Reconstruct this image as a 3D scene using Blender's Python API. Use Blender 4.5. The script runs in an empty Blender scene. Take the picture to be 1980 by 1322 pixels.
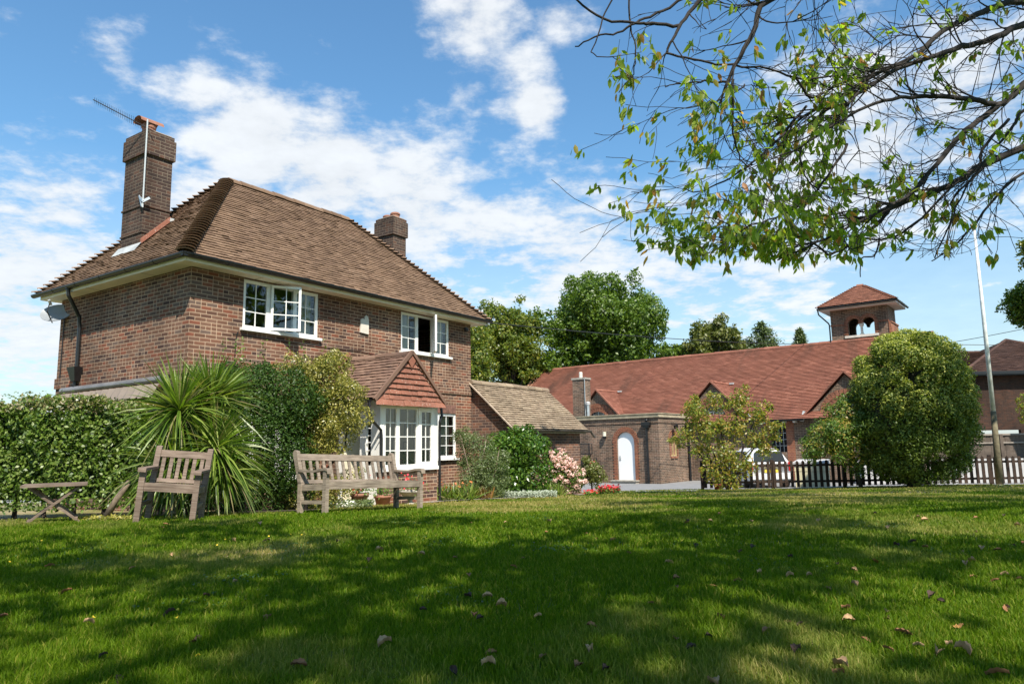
import bpy, math, random
import numpy as np
from mathutils import Vector, Matrix
random.seed(7); rng = np.random.default_rng(7)
C = bpy.context.scene
R = math.radians
PI = math.pi
# ------------------------------------------------------------------ camera
CAM_Z = 1.7
F, PITCH, ROLL = 1400.824, .145, .018
cd = bpy.data.cameras.new('camera'); cam = bpy.data.objects.new('camera', cd)
C.collection.objects.link(cam); C.camera = cam
cam.matrix_world = Matrix.Translation((0, 0, CAM_Z)) @ Matrix.Rotation(PI/2+PITCH, 4, 'X') @ Matrix.Rotation(-ROLL, 4, 'Z')
cd.sensor_width = 36; cd.lens = 36*F/1980; cd.clip_start = .05; cd.clip_end = 5000
# ------------------------------------------------------------------ sky, sun, exposure
SUN_AZ = (.353, -.936); SUN_EL = R(51.5)
C.view_settings.view_transform = 'Standard'; C.view_settings.look = 'None'
C.view_settings.exposure = 0.72; C.view_settings.gamma = 1
w = bpy.data.worlds.new('World'); C.world = w; w.use_nodes = True
nt = w.node_tree; nt.nodes.clear()
def N(nt, t, **k):
    n = nt.nodes.new(t)
    for a, b in k.items(): setattr(n, a, b)
    return n
def L(nt, a, b): nt.links.new(a, b)
def M(nt, op, a, b=None, c=None, clamp=False):
    n = nt.nodes.new('ShaderNodeMath'); n.operation = op; n.use_clamp = clamp
    for i, x in enumerate((a, b, c)):
        if x is None: continue
        if isinstance(x, (int, float)): n.inputs[i].default_value = x
        else: nt.links.new(x, n.inputs[i])
    return n.outputs[0]
sky = N(nt, 'ShaderNodeTexSky', sky_type='NISHITA'); sky.sun_disc = False
sky.sun_elevation = SUN_EL; sky.sun_rotation = math.atan2(SUN_AZ[0], SUN_AZ[1])
sky.air_density = 1.35; sky.dust_density = .6; sky.ozone_density = 1.6
bg = N(nt, 'ShaderNodeBackground'); tint = N(nt, 'ShaderNodeVectorMath', operation='MULTIPLY'); L(nt, sky.outputs[0], tint.inputs[0]); tint.inputs[1].default_value = (.64, .96, 1.14)
L(nt, tint.outputs[0], bg.inputs[0]); bg.inputs[1].default_value = .098
def px_dir(px, py):
    a = (px-990)/F; b = -(py-661)/F
    X = a*math.cos(ROLL)+b*math.sin(ROLL); Y = -a*math.sin(ROLL)+b*math.cos(ROLL)
    return Vector((X, math.cos(PITCH)-Y*math.sin(PITCH), math.sin(PITCH)+Y*math.cos(PITCH)))
def at(px, py, D):
    r = px_dir(px, py); r = r*(D/r.y); return Vector((r.x, r.y, r.z+CAM_Z))
tc = N(nt, 'ShaderNodeTexCoord'); gen = tc.outputs['Generated']
sx = N(nt, 'ShaderNodeSeparateXYZ'); L(nt, gen, sx.inputs[0])
zz = M(nt, 'ADD', M(nt, 'MAXIMUM', sx.outputs[2], 0.0), .16)
cb = N(nt, 'ShaderNodeCombineXYZ'); L(nt, M(nt, 'DIVIDE', sx.outputs[0], zz), cb.inputs[0]); L(nt, M(nt, 'DIVIDE', sx.outputs[1], zz), cb.inputs[1])
n1 = N(nt, 'ShaderNodeTexNoise'); n1.inputs['Scale'].default_value = 2.3; n1.inputs['Detail'].default_value = 9; n1.inputs['Roughness'].default_value = .6
n1.inputs['Distortion'].default_value = .1; L(nt, cb.outputs[0], n1.inputs['Vector'])
n2 = N(nt, 'ShaderNodeTexNoise'); n2.inputs['Scale'].default_value = 10.5; n2.inputs['Detail'].default_value = 6; n2.inputs['Roughness'].default_value = .62
L(nt, cb.outputs[0], n2.inputs['Vector'])
# where the clouds stand in the sky: direction, reach, weight
LOBES = [((400, 190), .06, .36), ((500, 285), .10, .50), ((640, 335), .11, .50), ((790, 400), .13, .46), ((930, 440), .12, .40), ((1100, 500), .17, .40),
         ((640, 250), .07, .34), ((1300, 560), .2, .36), ((1500, 520), .17, .34), ((920, 30), .085, .42), ((1010, 130), .06, .36), ((1035, 205), .055, .44), ((1080, 40), .05, .3),
         ((900, 185), .045, .28), ((1000, 215), .05, .3),
         ((110, 420), .11, .38), ((40, 580), .2, .44), ((150, 700), .22, .42), ((215, 110), .045, .27), ((140, 80), .03, .22), ((20, 60), .035, .28), ((330, 160), .04, .28), ((380, 420), .1, .4),
         ((1700, 300), .16, .40), ((1880, 220), .14, .42), ((1560, 360), .12, .36), ((1900, 90), .1, .25), ((1180, 290), .035, .2), ((970, 280), .03, .2),
         ((560, 480), .2, .32), ((1350, 300), .05, .18), ((850, 560), .2, .34), ((1800, 600), .2, .18)]
acc = None
for (px, py), s, a in LOBES:
    d = px_dir(px, py).normalized()
    vd = N(nt, 'ShaderNodeVectorMath', operation='DISTANCE'); L(nt, gen, vd.inputs[0]); vd.inputs[1].default_value = d
    q = M(nt, 'MULTIPLY', vd.outputs['Value'], 1/s); q = M(nt, 'MULTIPLY', q, q); q = M(nt, 'EXPONENT', M(nt, 'MULTIPLY', q, -1.0)); q = M(nt, 'MULTIPLY', q, a)
    acc = q if acc is None else M(nt, 'MAXIMUM', acc, q)
nn = M(nt, 'ADD', M(nt, 'MULTIPLY', n1.outputs[0], .58), M(nt, 'MULTIPLY', n2.outputs[0], .42))
cl = M(nt, 'ADD', M(nt, 'MULTIPLY', M(nt, 'SUBTRACT', nn, .5), 3.3), M(nt, 'MULTIPLY', M(nt, 'SUBTRACT', acc, .25), 2.4))
mr = N(nt, 'ShaderNodeMapRange', interpolation_type='SMOOTHSTEP'); L(nt, cl, mr.inputs[0])
mr.inputs[1].default_value = -.20; mr.inputs[2].default_value = .46; mr.inputs[3].default_value = 0; mr.inputs[4].default_value = .93
hz = N(nt, 'ShaderNodeMapRange'); L(nt, sx.outputs[2], hz.inputs[0]); hz.inputs[1].default_value = .0; hz.inputs[2].default_value = .36; hz.inputs[3].default_value = .62; hz.inputs[4].default_value = 0
fac = M(nt, 'MAXIMUM', mr.outputs[0], hz.outputs[0])
cr_ = N(nt, 'ShaderNodeMapRange'); L(nt, nn, cr_.inputs[0]); cr_.inputs[1].default_value = .38; cr_.inputs[2].default_value = .62; cr_.inputs[3].default_value = .54; cr_.inputs[4].default_value = .64
bg2 = N(nt, 'ShaderNodeBackground'); bg2.inputs[0].default_value = (.93, .965, 1, 1); L(nt, cr_.outputs[0], bg2.inputs[1])
mx = N(nt, 'ShaderNodeMixShader'); L(nt, fac, mx.inputs[0]); L(nt, bg.outputs[0], mx.inputs[1]); L(nt, bg2.outputs[0], mx.inputs[2])
wo = N(nt, 'ShaderNodeOutputWorld'); L(nt, mx.outputs[0], wo.inputs[0])
sd = bpy.data.lights.new('sun', 'SUN'); sd.energy = 5.0; sd.angle = R(.53); sd.color = (1, .93, .82)
so = bpy.data.objects.new('sun', sd); C.collection.objects.link(so)
sv = Vector((SUN_AZ[0]*math.cos(SUN_EL), SUN_AZ[1]*math.cos(SUN_EL), math.sin(SUN_EL)))
so.rotation_euler = sv.to_track_quat('Z', 'Y').to_euler(); so.location = sv*60
C.cycles.max_bounces = 6; C.cycles.transparent_max_bounces = 16; C.cycles.diffuse_bounces = 3

# ------------------------------------------------------------------ materials
def newmat(name):
    m = bpy.data.materials.new(name); m.use_nodes = True; t = m.node_tree; t.nodes.clear()
    o = N(t, 'ShaderNodeOutputMaterial'); b = N(t, 'ShaderNodeBsdfPrincipled'); L(t, b.outputs[0], o.inputs[0])
    return m, t, b, o
def ramp(t, fac, cols, interp='LINEAR'):
    r = N(t, 'ShaderNodeValToRGB'); r.color_ramp.interpolation = interp
    e = r.color_ramp.elements
    while len(e) < len(cols): e.new(.5)
    for i, (p, c) in enumerate(cols): e[i].position = p; e[i].color = (*c, 1)
    L(t, fac, r.inputs[0]); return r.outputs[0]
def noise(t, scale, detail=4, vec=None, rough=.55):
    n = N(t, 'ShaderNodeTexNoise'); n.inputs['Scale'].default_value = scale; n.inputs['Detail'].default_value = detail; n.inputs['Roughness'].default_value = rough
    if vec is None:
        c = N(t, 'ShaderNodeTexCoord'); vec = c.outputs['Object']
    L(t, vec, n.inputs['Vector']); return n.outputs[0]
def mixc(t, f, a, b, mode='MIX'):
    m = N(t, 'ShaderNodeMix', data_type='RGBA', blend_type=mode)
    if isinstance(f, (int, float)): m.inputs[0].default_value = f
    else: L(t, f, m.inputs[0])
    for i, x in ((6, a), (7, b)):
        if isinstance(x, tuple): m.inputs[i].default_value = (*x, 1)
        else: L(t, x, m.inputs[i])
    return m.outputs[2]
def bump(t, b, h, dist=.01, st=.6):
    n = N(t, 'ShaderNodeBump'); n.inputs['Distance'].default_value = dist; n.inputs['Strength'].default_value = st
    L(t, h, n.inputs['Height']); L(t, n.outputs[0], b.inputs['Normal'])
def basic(name, c, rough=.6, var=.25, scale=6, metal=0, bmp=0, spec=.5):
    m, t, b, o = newmat(name)
    n = noise(t, scale, 5)
    d = tuple(x*(1-var) for x in c); e = tuple(min(1, x*(1+var)) for x in c)
    L(t, ramp(t, n, [(.3, d), (.7, e)]), b.inputs['Base Color'])
    b.inputs['Roughness'].default_value = rough; b.inputs['Metallic'].default_value = metal; b.inputs['Specular IOR Level'].default_value = spec
    if bmp: bump(t, b, noise(t, scale*6, 4), bmp)
    return m
def brickmat(name, cols, mortar, bw=.225, bh=.075, dirt=.35):
    m, t, b, o = newmat(name)
    uv = N(t, 'ShaderNodeUVMap'); s = N(t, 'ShaderNodeSeparateXYZ'); L(t, uv.outputs[0], s.inputs[0])
    wob = noise(t, 9, 3, uv.outputs[0])
    u0 = M(t, 'ADD', s.outputs[0], M(t, 'MULTIPLY', M(t, 'SUBTRACT', wob, .5), .012)); v0 = M(t, 'ADD', s.outputs[1], M(t, 'MULTIPLY', M(t, 'SUBTRACT', wob, .5), .010))
    v = M(t, 'DIVIDE', v0, bh); row = M(t, 'FLOOR', v); fy = M(t, 'FRACT', v)
    off = M(t, 'MULTIPLY', M(t, 'FLOORED_MODULO', row, 2.0), .5)
    x = M(t, 'ADD', M(t, 'DIVIDE', u0, bw), off)
    # one course in three mixes in headers: split some bricks in two
    hd = N(t, 'ShaderNodeTexWhiteNoise', noise_dimensions='2D'); c0 = N(t, 'ShaderNodeCombineXYZ'); L(t, M(t, 'FLOOR', x), c0.inputs[0]); L(t, row, c0.inputs[1]); L(t, c0.outputs[0], hd.inputs['Vector'])
    issplit = M(t, 'GREATER_THAN', hd.outputs['Value'], .80)
    x2 = M(t, 'MULTIPLY', x, M(t, 'ADD', issplit, 1.0))
    col = M(t, 'FLOOR', x2); fx = M(t, 'FRACT', x2)
    mw = M(t, 'MULTIPLY', M(t, 'ADD', issplit, 1.0), .028)
    ex = M(t, 'MINIMUM', fx, M(t, 'SUBTRACT', 1.0, fx)); ey = M(t, 'MINIMUM', fy, M(t, 'SUBTRACT', 1.0, fy))
    mxx = M(t, 'SMOOTH_MIN', M(t, 'DIVIDE', ex, mw), M(t, 'DIVIDE', ey, .085), .2)
    k = N(t, 'ShaderNodeMapRange', interpolation_type='SMOOTHSTEP'); L(t, mxx, k.inputs[0]); k.inputs[1].default_value = .75; k.inputs[2].default_value = 1.35
    wn = N(t, 'ShaderNodeTexWhiteNoise', noise_dimensions='2D'); c1 = N(t, 'ShaderNodeCombineXYZ'); L(t, M(t, 'ADD', col, .37), c1.inputs[0]); L(t, row, c1.inputs[1]); L(t, c1.outputs[0], wn.inputs['Vector'])
    nn = len(cols)
    bc = ramp(t, wn.outputs['Value'], [(i/nn, c) for i, c in enumerate(cols)], 'CONSTANT')
    bc = mixc(t, M(t, 'MULTIPLY', noise(t, 60, 3, uv.outputs[0]), .5), bc, (.05, .035, .03))
    mo = mixc(t, noise(t, 2.0, 4, uv.outputs[0]), mortar, tuple(c*.62 for c in mortar))
    cc = mixc(t, k.outputs[0], mo, bc)
    big = ramp(t, noise(t, .7, 6, uv.outputs[0]), [(.35, (1-dirt,)*3), (.65, (1.08,)*3)])
    mps = N(t, 'ShaderNodeMapping'); L(t, uv.outputs[0], mps.inputs[0]); mps.inputs['Scale'].default_value = (2.6, .45, 1)
    stain = ramp(t, noise(t, 1.0, 5, mps.outputs[0], .6), [(.50, (1,)*3), (.70, (.68, .66, .64))])
    L(t, mixc(t, 1.0, mixc(t, 1.0, cc, big, 'MULTIPLY'), stain, 'MULTIPLY'), b.inputs['Base Color'])
    b.inputs['Roughness'].default_value = .9; b.inputs['Specular IOR Level'].default_value = .25
    bump(t, b, M(t, 'ADD', k.outputs[0], M(t, 'MULTIPLY', noise(t, 90, 2, uv.outputs[0]), .35)), .006, .8)
    return m
def tilemat(name, cols, lich=None, lf=.62, streak=None, rough=.85):
    m, t, b, o = newmat(name)
    g = N(t, 'ShaderNodeNewGeometry')
    n = len(cols); c = ramp(t, g.outputs['Random Per Island'], [(i/(n-1), x) for i, x in enumerate(cols)])
    tcn = N(t, 'ShaderNodeTexCoord')
    c = mixc(t, 1.0, c, ramp(t, noise(t, 1.1, 6), [(.32, (.84,)*3), (.68, (1.12,)*3)]), 'MULTIPLY')
    if streak:
        mp = N(t, 'ShaderNodeMapping'); L(t, tcn.outputs['Object'], mp.inputs[0]); mp.inputs['Scale'].default_value = (.22, .85, .22)
        c = mixc(t, ramp(t, noise(t, 1.0, 5, mp.outputs[0], .6), [(.56, (0,)*3), (.74, (.8,)*3)]), c, streak)
    if lich: c = mixc(t, ramp(t, noise(t, 26, 5, None, .7), [(lf, (0,)*3), (lf+.1, (.8,)*3)]), c, lich)
    L(t, c, b.inputs['Base Color']); b.inputs['Roughness'].default_value = rough; b.inputs['Specular IOR Level'].default_value = .25
    bump(t, b, noise(t, 70, 3), .004, .5)
    return m
def leafmat(name, cols, trans=.35, rough=.45, spec=.5, patch=None, pscale=1.5):
    m, t, b, o = newmat(name)
    g = N(t, 'ShaderNodeNewGeometry'); n = len(cols)
    c = ramp(t, g.outputs['Random Per Island'], [(i/(n-1), x) for i, x in enumerate(cols)])
    if patch:
        c = mixc(t, ramp(t, noise(t, pscale, 3), [(.46, (0,)*3), (.56, (.9,)*3)]), c, patch)
    L(t, c, b.inputs['Base Color']); b.inputs['Roughness'].default_value = rough; b.inputs['Specular IOR Level'].default_value = spec
    tr = N(t, 'ShaderNodeBsdfTranslucent'); c2 = mixc(t, 1.0, c, (1.5, 1.7, .6), 'MULTIPLY'); L(t, c2, tr.inputs[0])
    mx = N(t, 'ShaderNodeMixShader'); mx.inputs[0].default_value = trans; L(t, b.outputs[0], mx.inputs[1]); L(t, tr.outputs[0], mx.inputs[2]); L(t, mx.outputs[0], o.inputs[0])
    return m
def glassmat(name, tint=(.9, .95, .95)):
    m, t, b, o = newmat(name); t.nodes.remove(b)
    tr = N(t, 'ShaderNodeBsdfTransparent'); tr.inputs[0].default_value = (*tint, 1)
    gl = N(t, 'ShaderNodeBsdfGlossy'); gl.inputs['Roughness'].default_value = .02
    fr = N(t, 'ShaderNodeFresnel'); fr.inputs[0].default_value = 1.55
    mx = N(t, 'ShaderNodeMixShader'); L(t, M(t, 'ADD', M(t, 'MULTIPLY', fr.outputs[0], 1.6), .03, clamp=True), mx.inputs[0]); L(t, tr.outputs[0], mx.inputs[1]); L(t, gl.outputs[0], mx.inputs[2]); L(t, mx.outputs[0], o.inputs[0])
    return m
def woodmat(name, cols, scale=(2, 2, 30)):
    m, t, b, o = newmat(name)
    tcn = N(t, 'ShaderNodeTexCoord')
    uv = N(t, 'ShaderNodeUVMap'); mp = N(t, 'ShaderNodeMapping'); L(t, uv.outputs[0], mp.inputs[0]); mp.inputs['Scale'].default_value = (scale[0], scale[2], 1)
    g = noise(t, 1.6, 6, mp.outputs[0], .65)
    c = ramp(t, g, [(.3, cols[0]), (.5, cols[1]), (.72, cols[2])])
    c = mixc(t, 1.0, c, ramp(t, noise(t, 3, 5), [(.3, (.6,)*3), (.7, (1.15,)*3)]), 'MULTIPLY')
    L(t, c, b.inputs['Base Color']); b.inputs['Roughness'].default_value = .8; b.inputs['Specular IOR Level'].default_value = .3
    bump(t, b, g, .003, .6)
    return m
BR = brickmat('house_brick', [(.145, .070, .046), (.225, .112, .070), (.180, .108, .080), (.270, .125, .076), (.095, .050, .040), (.240, .128, .084), (.195, .130, .100), (.300, .105, .060), (.20, .10, .062)], (.60, .42, .29))
BRC = brickmat('chimney_brick', [(.075, .045, .035), (.11, .062, .045), (.095, .06, .045), (.14, .07, .045), (.065, .042, .035)], (.24, .19, .14), dirt=.5)
BRH = brickmat('hall_brick', [(.17, .105, .07), (.22, .14, .095), (.14, .095, .07), (.26, .155, .105), (.12, .08, .06), (.24, .145, .10)], (.48, .38, .28))
BRR = brickmat('red_brick', [(.36, .12, .06), (.42, .15, .08), (.30, .10, .06)], (.45, .30, .2), bw=.11)
BRD = brickmat('dark_brick', [(.045, .022, .015), (.062, .03, .019), (.052, .028, .02), (.08, .034, .02)], (.085, .055, .036))
TILE = tilemat('old_roof_tile', [(.13, .080, .050), (.18, .112, .070), (.205, .130, .080), (.165, .102, .065), (.235, .152, .098), (.185, .115, .072)], (.42, .31, .2), .70)
TILEG = tilemat('garage_tile', [(.19, .14, .095), (.26, .195, .13), (.31, .24, .165), (.22, .16, .11)], (.55, .47, .32), .60)
TILEP = tilemat('porch_tile', [(.13, .08, .06), (.19, .115, .08), (.16, .095, .07), (.22, .14, .10)], (.36, .27, .18), .68)
TILER = tilemat('red_tile', [(.20, .085, .058), (.27, .11, .072), (.235, .095, .062)], (.46, .34, .27), .57)
TILEH = tilemat('hall_roof_tile', [(.20, .078, .050), (.26, .105, .068), (.23, .090, .060), (.30, .128, .085)], None, streak=(.085, .05, .036))
TILED = tilemat('dark_roof_tile', [(.055, .03, .024), (.085, .045, .033), (.07, .04, .03)], (.3, .22, .16), .7)
WHITE = basic('white_upvc', (.80, .79, .75), .35, .04, 3)
SOFF = basic('soffit_paint', (.80, .72, .57), .55, .08, 2)
BLACK = basic('black_gutter', (.012, .012, .013), .35, .2, 5)
IRON = basic('black_iron', (.015, .014, .014), .5, .2, 9)
GALV = basic('galvanised_steel', (.55, .58, .58), .35, .15, 9, metal=.6)
LEAD = basic('lead_flashing', (.42, .43, .42), .5, .25, 4)
MORT = basic('mortar_fillet', (.42, .33, .25), .9, .3, 8)
STONE = basic('pale_stone', (.62, .57, .49), .85, .15, 5)
STONEG = basic('grey_stone', (.33, .30, .25), .85, .3, 8, bmp=.004)
TERRA = basic('terracotta', (.27, .12, .075), .75, .25, 5)
CREAM = basic('cream_curtain', (.72, .66, .50), .9, .08, 3)
GLASS = glassmat('window_glass')
ROOM = basic('room_wall', (.62, .50, .32), .9, .1, 1)
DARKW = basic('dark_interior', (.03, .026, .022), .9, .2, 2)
DECK = basic('roof_underlay', (.05, .032, .025), .95, .2, 3)
TEAK = woodmat('weathered_teak', [(.13, .10, .075), (.27, .215, .165), (.40, .335, .265)])
TEAKB = woodmat('brown_teak', [(.10, .068, .05), (.20, .145, .11), (.31, .25, .20)])
FENCEW = woodmat('stained_fence_wood', [(.018, .011, .008), (.045, .027, .019), (.075, .048, .034)])
BOARD = woodmat('grey_fence_board', [(.075, .055, .042), (.13, .10, .078), (.18, .145, .115)])
BARK = basic('bark', (.055, .042, .032), .95, .5, 14, bmp=.01)
BARKD = basic('cherry_bark', (.020, .015, .012), .9, .5, 18, bmp=.006)
BARKL = basic('pale_bark', (.16, .12, .085), .9, .4, 14, bmp=.006)
TARM = basic('tarmac', (.20, .20, .20), .9, .12, 3, bmp=.002)
SOIL = basic('soil', (.05, .035, .024), .95, .4, 9, bmp=.02)
CONC = basic('pale_concrete', (.48, .44, .37), .9, .2, 5)
RENDER = basic('white_render', (.44, .43, .42), .8, .06, 2)

# ------------------------------------------------------------------ mesh helpers
class MB:
    def __init__(s): s.v = []; s.f = []; s.marks = []
    def add(s, vs, fs):
        o = len(s.v); s.marks.append((o, len(s.f))); s.v += [tuple(v) for v in vs]; s.f += [tuple(i+o for i in f) for f in fs]
    def box(s, a, b):
        x0, y0, z0 = a; x1, y1, z1 = b
        s.add([(x0,y0,z0),(x1,y0,z0),(x1,y1,z0),(x0,y1,z0),(x0,y0,z1),(x1,y0,z1),(x1,y1,z1),(x0,y1,z1)],
              [(0,3,2,1),(4,5,6,7),(0,1,5,4),(1,2,6,5),(2,3,7,6),(3,0,4,7)])
    def obox(s, c, X, Y, Z, d, bev=0):
        c = Vector(c); X = Vector(X).normalized()*d[0]/2; Y = Vector(Y).normalized()*d[1]/2; Z = Vector(Z).normalized()*d[2]/2
        vs = [c+X*i+Y*j+Z*k for k in (-1, 1) for (i, j) in ((-1,-1),(1,-1),(1,1),(-1,1))]
        s.add(vs, [(0,3,2,1),(4,5,6,7),(0,1,5,4),(1,2,6,5),(2,3,7,6),(3,0,4,7)])
    def beam(s, p, q, wd, th, up=(0, 0, 1)):
        p = Vector(p); q = Vector(q); d = q-p; u = Vector(up)
        x = d.cross(u)
        if x.length < 1e-6: x = d.cross(Vector((1, 0, 0)))
        x.normalize(); z = x.cross(d).normalized()
        s.obox((p+q)/2, d, x, z, (d.length, wd, th))
    def quad(s, a, b, c, d): s.add([a, b, c, d], [(0, 1, 2, 3)])
    def poly(s, ps): s.add(ps, [tuple(range(len(ps)))])
    def prism(s, ps, d):
        d = Vector(d); n = len(ps); P = [Vector(p) for p in ps]
        s.add(P+[p+d for p in P], [tuple(range(n))[::-1], tuple(range(n, 2*n))]+[(i, (i+1) % n, n+(i+1) % n, n+i) for i in range(n)])
    def tube(s, pts, r, n=8, cap=True):
        pts = [Vector(p) for p in pts]; rs = r if isinstance(r, (list, tuple)) else [r]*len(pts)
        vs = []; prev = None
        for i, p in enumerate(pts):
            d = (pts[min(i+1, len(pts)-1)]-pts[max(i-1, 0)]).normalized()
            if prev is None: a = d.orthogonal().normalized()
            else: a = (prev-d*prev.dot(d)); a = a.normalized() if a.length > 1e-6 else d.orthogonal().normalized()
            prev = a; b = d.cross(a)
            vs += [p+(a*math.cos(2*PI*k/n)+b*math.sin(2*PI*k/n))*rs[i] for k in range(n)]
        fs = [(i*n+k, i*n+(k+1) % n, (i+1)*n+(k+1) % n, (i+1)*n+k) for i in range(len(pts)-1) for k in range(n)]
        if cap: fs += [tuple(range(n))[::-1], tuple((len(pts)-1)*n+k for k in range(n))]
        s.add(vs, fs)
    def lathe(s, prof, n=20, c=(0, 0, 0)):
        vs = [(c[0]+r*math.cos(2*PI*k/n), c[1]+r*math.sin(2*PI*k/n), c[2]+z) for r, z in prof for k in range(n)]
        fs = [(i*n+k, i*n+(k+1) % n, (i+1)*n+(k+1) % n, (i+1)*n+k) for i in range(len(prof)-1) for k in range(n)]
        s.add(vs, fs)
    def build_each(s, name, mat, parent=None):
        mk_ = s.marks+[(len(s.v), len(s.f))]
        for (v0, f0_), (v1, f1_) in zip(mk_[:-1], mk_[1:]):
            q = MB(); q.add(s.v[v0:v1], [tuple(i-v0 for i in f) for f in s.f[f0_:f1_]]); q.build(name, mat, parent)
    def build(s, name, mat, parent=None, smooth=False):
        me = bpy.data.meshes.new(name); me.from_pydata(s.v, [], s.f); me.materials.append(mat)
        boxuv(me)
        if smooth: me.polygons.foreach_set('use_smooth', [True]*len(me.polygons))
        o = bpy.data.objects.new(name, me); C.collection.objects.link(o); o.parent = parent
        return o
def boxuv(me):
    uv = me.uv_layers.new(name='UVMap'); nl = len(me.loops)
    co = np.empty(len(me.vertices)*3); me.vertices.foreach_get('co', co); co = co.reshape(-1, 3)
    li = np.empty(nl, int); me.loops.foreach_get('vertex_index', li)
    nrm = np.empty(len(me.polygons)*3); me.polygons.foreach_get('normal', nrm); nrm = nrm.reshape(-1, 3)
    tot = np.empty(len(me.polygons), int); me.polygons.foreach_get('loop_total', tot)
    n = np.repeat(nrm, tot, axis=0); P = co[li]
    t = np.stack([-n[:, 1], n[:, 0], np.zeros(nl)], 1); ln = np.linalg.norm(t, axis=1)
    flat = ln < .35
    t[~flat] /= ln[~flat][:, None]
    # keep tangent direction on the positive side so that both faces of a wall match
    sgn = np.where((t[:, 0]+t[:, 1]*1.001) < 0, -1, 1); t *= sgn[:, None]
    U = np.where(flat, P[:, 0], (P*t).sum(1)); Vv = np.where(flat, P[:, 1], P[:, 2])
    uv.data.foreach_set('uv', np.stack([U, Vv], 1).ravel())
def tag(o, label=None, cat=None, group=None, kind=None):
    if label: o['label'] = label
    if cat: o['category'] = cat
    if group: o['group'] = group
    if kind: o['kind'] = kind
    return o
def thing(name, label, cat, loc=(0, 0, 0), rz=0, group=None):
    o = bpy.data.objects.new(name, None); C.collection.objects.link(o); o.location = loc; o.rotation_euler = (0, 0, rz)
    return tag(o, label, cat, group)
def npmesh(name, co, nper, mat, parent=None, faces=None, smooth=False):
    """co: (n_islands, k, 3); faces: list of index tuples inside one island"""
    n, k, _ = co.shape; me = bpy.data.meshes.new(name)
    me.vertices.add(n*k); me.vertices.foreach_set('co', co.astype(np.float32).ravel())
    lp = sum(len(f) for f in faces)
    base = (np.arange(n)*k)[:, None]
    loops = np.concatenate([base+np.array(f)[None] for f in faces], 1).ravel()
    tot = np.tile(np.array([len(f) for f in faces]), n); st = np.concatenate([[0], np.cumsum(tot)[:-1]])
    me.loops.add(n*lp); me.loops.foreach_set('vertex_index', loops.astype(np.int32))
    me.polygons.add(len(tot)); me.polygons.foreach_set('loop_start', st.astype(np.int32)); me.polygons.foreach_set('loop_total', tot.astype(np.int32))
    if smooth: me.polygons.foreach_set('use_smooth', np.ones(len(tot), bool))
    me.materials.append(mat); me.update(calc_edges=True); me.validate()
    o = bpy.data.objects.new(name, me); C.collection.objects.link(o); o.parent = parent
    return o
def unit(a): return a/np.maximum(np.linalg.norm(a, axis=-1, keepdims=True), 1e-9)
def leaves(name, P, Nn, size, mat, parent=None, aspect=.5, jit=.6, droop=.0, D=None):
    """one folded leaf per point"""
    n = len(P); P = np.asarray(P, float)
    nr = unit(Nn+rng.normal(0, jit, (n, 3)))
    if D is None: d = rng.normal(0, 1, (n, 3))
    else: d = D+rng.normal(0, .3, (n, 3))
    d[:, 2] -= droop; d = unit(d-nr*(d*nr).sum(1, keepdims=True)); s = np.cross(nr, d)
    sz = (size*rng.uniform(.65, 1.3, n))[:, None]; wd = sz*aspect*.5
    v = np.stack([P, P+d*sz*.45+s*wd-nr*sz*.02+nr*wd*.35, P+d*sz-nr*sz*.10, P+d*sz*.45-s*wd+nr*wd*.35], 1)
    return npmesh(name, v, 4, mat, parent, [(0, 1, 2, 3)])
def gz(x, y):
    x = np.asarray(x, float); y = np.asarray(y, float)
    z = np.where(y < 8.5, .9, .9-.045*(y-8.5))
    z = z+.02*np.sin(x*.7+1)*np.sin(y*.45)+.008*np.sin(x*1.9)*np.cos(y*1.3+.4)
    return np.maximum(z, .0)
def gz1(x, y): return float(gz(x, y))
def lump_points(cs, rs, n, thick=.25, sq=(1, 1, 1), up=.0):
    """points near the skins of many lumps; returns positions and outward normals"""
    cs = np.asarray(cs, float); rs = np.asarray(rs, float)
    w_ = rs**2; idx = rng.choice(len(cs), n, p=w_/w_.sum())
    d = unit(rng.normal(0, 1, (n, 3))+np.array([0, 0, up]))
    r = rs[idx]*(1-thick*rng.random(n)**1.2*1.0)
    return cs[idx]+d*r[:, None]*np.array(sq), d
def ellipsoid_lumps(c, rad, n, r0, r1, shell=.75, low=-1.0):
    out = []; rr = []
    c = np.array(c, float); rad = np.array(rad, float)
    while len(out) < n:
        d = rng.normal(0, 1, 3); d /= np.linalg.norm(d)
        if d[2] < low: continue
        r = rng.uniform(r0, r1); k = rng.uniform(shell, 1.0)
        out.append(c+d*(rad-r*.8).clip(.05)*k); rr.append(r)
    return np.array(out), np.array(rr)

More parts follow.
